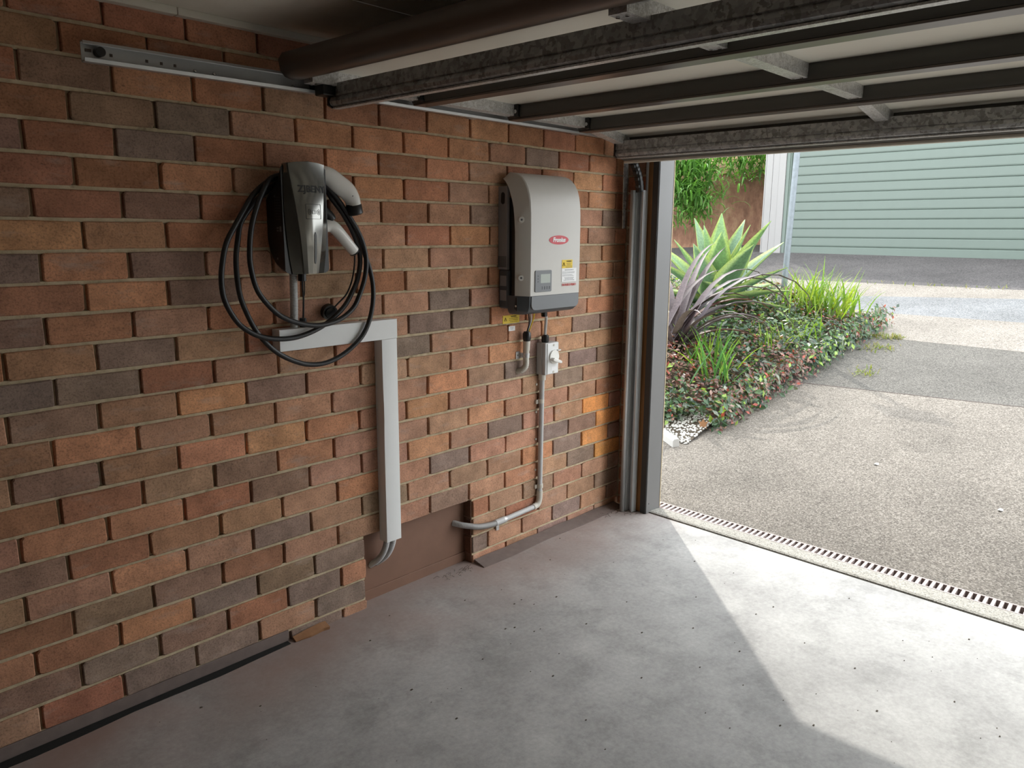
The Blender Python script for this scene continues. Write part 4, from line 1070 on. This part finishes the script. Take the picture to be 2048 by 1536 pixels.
tuft((5.6, .50, .48), 22, .40, 'green grass tuft under the drooping flax leaves', .010, [(.12, .26, .04), (.26, .40, .04)], .08, (.2, 1.2))
tuft((6.45, .42, .55), 26, .30, 'fine lime grass in the middle of the red groundcover', .006, YG, .12)
tuft((6.95, .40, .60), 26, .28, 'fine lime grass right of the bed centre', .006, YG, .12)
tuft((5.75, .18, .32), 12, .22, 'small lime grass sprig at the front edge of the bed', .006, YG, .05)

# ---- edging, pebbles and dry leaf at the near corner of the bed
ed = MB(); d0 = Vector((4.72, .44, 0)); d1 = Vector((4.555, .175, 0)); dr2 = (d1 - d0).normalized(); nr = Vector((-dr2.y, dr2.x, 0))
d0 = d0 - dr2 * .6
def ep(p, o, z): q = p + nr * o; return (q.x, q.y, gz(q.x) + z)
ed.loft([[ep(p, -.05, -.05), ep(p, .0, -.05), ep(p, .0, .055), ep(p, -.012, .060), ep(p, -.04, .060), ep(p, -.05, .05)] for p in (d0, d1)])
tag(ed.build('edging_block', MAT['edging'], bevel=.003), 'white concrete edging strip beside the door jamb', 'edging')
pb = MB(); random.seed(2)
for _ in range(700):
    x = random.uniform(4.60, 5.02); y = random.uniform(.15, .55)
    if abs((Vector((x, y, 0)) - d1).dot(nr) + .025) < .04: continue
    r = random.uniform(.006, .013); zc = max(bed_h(x, y), gz(x) + .006) + r * .35
    ring = lambda k, h: [(x + r * k * math.cos(a), y + r * k * .8 * math.sin(a), zc + h * r) for a in np.linspace(0, 2 * math.pi, 6, endpoint=False)]
    pb.loft([ring(.6, -.5), ring(1, 0), ring(.55, .5)])
tag(pb.build('white_pebbles', MAT['pebble']), 'white pebbles in the corner of the garden bed', 'pebbles', kind='stuff')
dl = MB(); c0 = Vector((4.86, .19, gz(4.86) + .06))
out = [(0, .045), (.02, .02), (.05, .03), (.03, .0), (.04, -.03), (.0, -.015), (-.04, -.03), (-.028, 0), (-.05, .03), (-.02, .02)]
dl.add([(c0.x + a * .4, c0.y - .02 + a * -.6, c0.z + b) for a, b in out] + [(c0.x + a * .4 + .003, c0.y - .018 + a * -.6, c0.z + b) for a, b in out], [tuple(range(10)), tuple(range(10, 20))[::-1]] + [(i, (i + 1) % 10, 10 + (i + 1) % 10, 10 + i) for i in range(10)])
tag(dl.build('dry_leaf', MAT['dry_leaf']), 'curled brown dry leaf at the bed corner by the jamb', 'leaf')

# ---- galvanised sign pole
sp_ = thing('sign_pole', (7.62, .86, .5), 'galvanised round sign pole standing at the back of the bed', 'pole')
MB().tube([(7.60, .86, .45), (7.66, .82, 3.05)], .029, 16).build('pole', MAT['galv_pole'], sp_, smooth=True, auto=50)
m1 = MB(); m1.prism([(2.62, 0)] * 0 or [(-.22, 2.72), (.22, 2.72), (.22, 3.02), (-.22, 3.02)], 0, 7.615, 7.625)
m1.v = [(x, .83 + y, z) for x, y, z in m1.v]; m1.build('sign_plate', MAT['white_metal'], sp_)

# ---- litter on slabs
random.seed(31)
for (x, y, s, lb) in ((4.9, -1.0, .018, 'white petal on the driveway beyond the drain'), (4.62, -1.72, .018, 'white petal on the driveway near the right edge')):
    m1 = MB(); z = gz(x) + .008
    o_ = [(x + s * math.cos(a) * (1.3 if k % 3 else .9), y + s * .7 * math.sin(a), z + .003 * math.cos(a * 2)) for k, a in enumerate(np.linspace(0, 2 * math.pi, 9, endpoint=False))]
    m1.loft([o_, [(a, b, c - .002) for a, b, c in o_]]); tag(m1.build('petal', MAT['petal']), lb, 'petal')
m1 = MB()
for _ in range(150):
    x = random.uniform(.6, 3.4); y = random.uniform(-2.6, -.1); r = random.uniform(.0012, .0042)
    a = random.uniform(0, 6.28)
    m1.box(x - r, x + r, y - r * .6, y + r * .6, .0003, r * .5)
tag(m1.build('floor_specks', MAT['debris']), 'dark specks of dirt scattered over the concrete floor', 'debris', kind='stuff')
m1 = MB()
for _ in range(60):
    cx, cy = random.choice(((3.42, -.09), (3.47, -.17), (3.36, -.06), (2.33, -.02), (2.25, -.03)))
    x = cx + random.gauss(0, .03); y = min(-.005, cy + random.gauss(0, .02)); a = random.uniform(0, 6.28); l = random.uniform(.01, .04)
    m1.tube([(x, y, .002), (x + l * .5 * math.cos(a), y + l * .5 * math.sin(a) * .5, .004 + random.random() * .006), (x + l * math.cos(a + .5), y + l * .5 * math.sin(a + .5), .002)], .0007, 4)
tag(m1.build('leaf_litter', MAT['debris']), 'fine dry twigs swept against the wall foot', 'debris', kind='stuff')
# moss and weeds along the slab joints
mo = MB()
for _ in range(260):
    t = random.random(); 
    if t < .45: x, y = 8.0 + random.gauss(0, .05), random.uniform(-.15, .15) - .05
    elif t < .7: x, y = 7.6 + random.gauss(0, .08), -.1 + random.gauss(0, .08)
    elif t < .85: x, y = 6.75 + random.gauss(0, .06), -.28 + random.gauss(0, .06)
    else: x, y = 10.75 + random.gauss(0, .05), random.uniform(-.5, 1.2)
    blade(mo, (x, y, gz(x)), random.uniform(0, 6.28), random.uniform(.5, 1.3), random.uniform(.02, .07), .006, .8, random.choice([(.20, .22, .06), (.15, .19, .06), (.24, .22, .10)]), 3)
tag(mo.build('joint_weeds', MAT['grass'], attr=True), 'small yellow-green weeds growing in the driveway joints', 'weeds', kind='stuff')
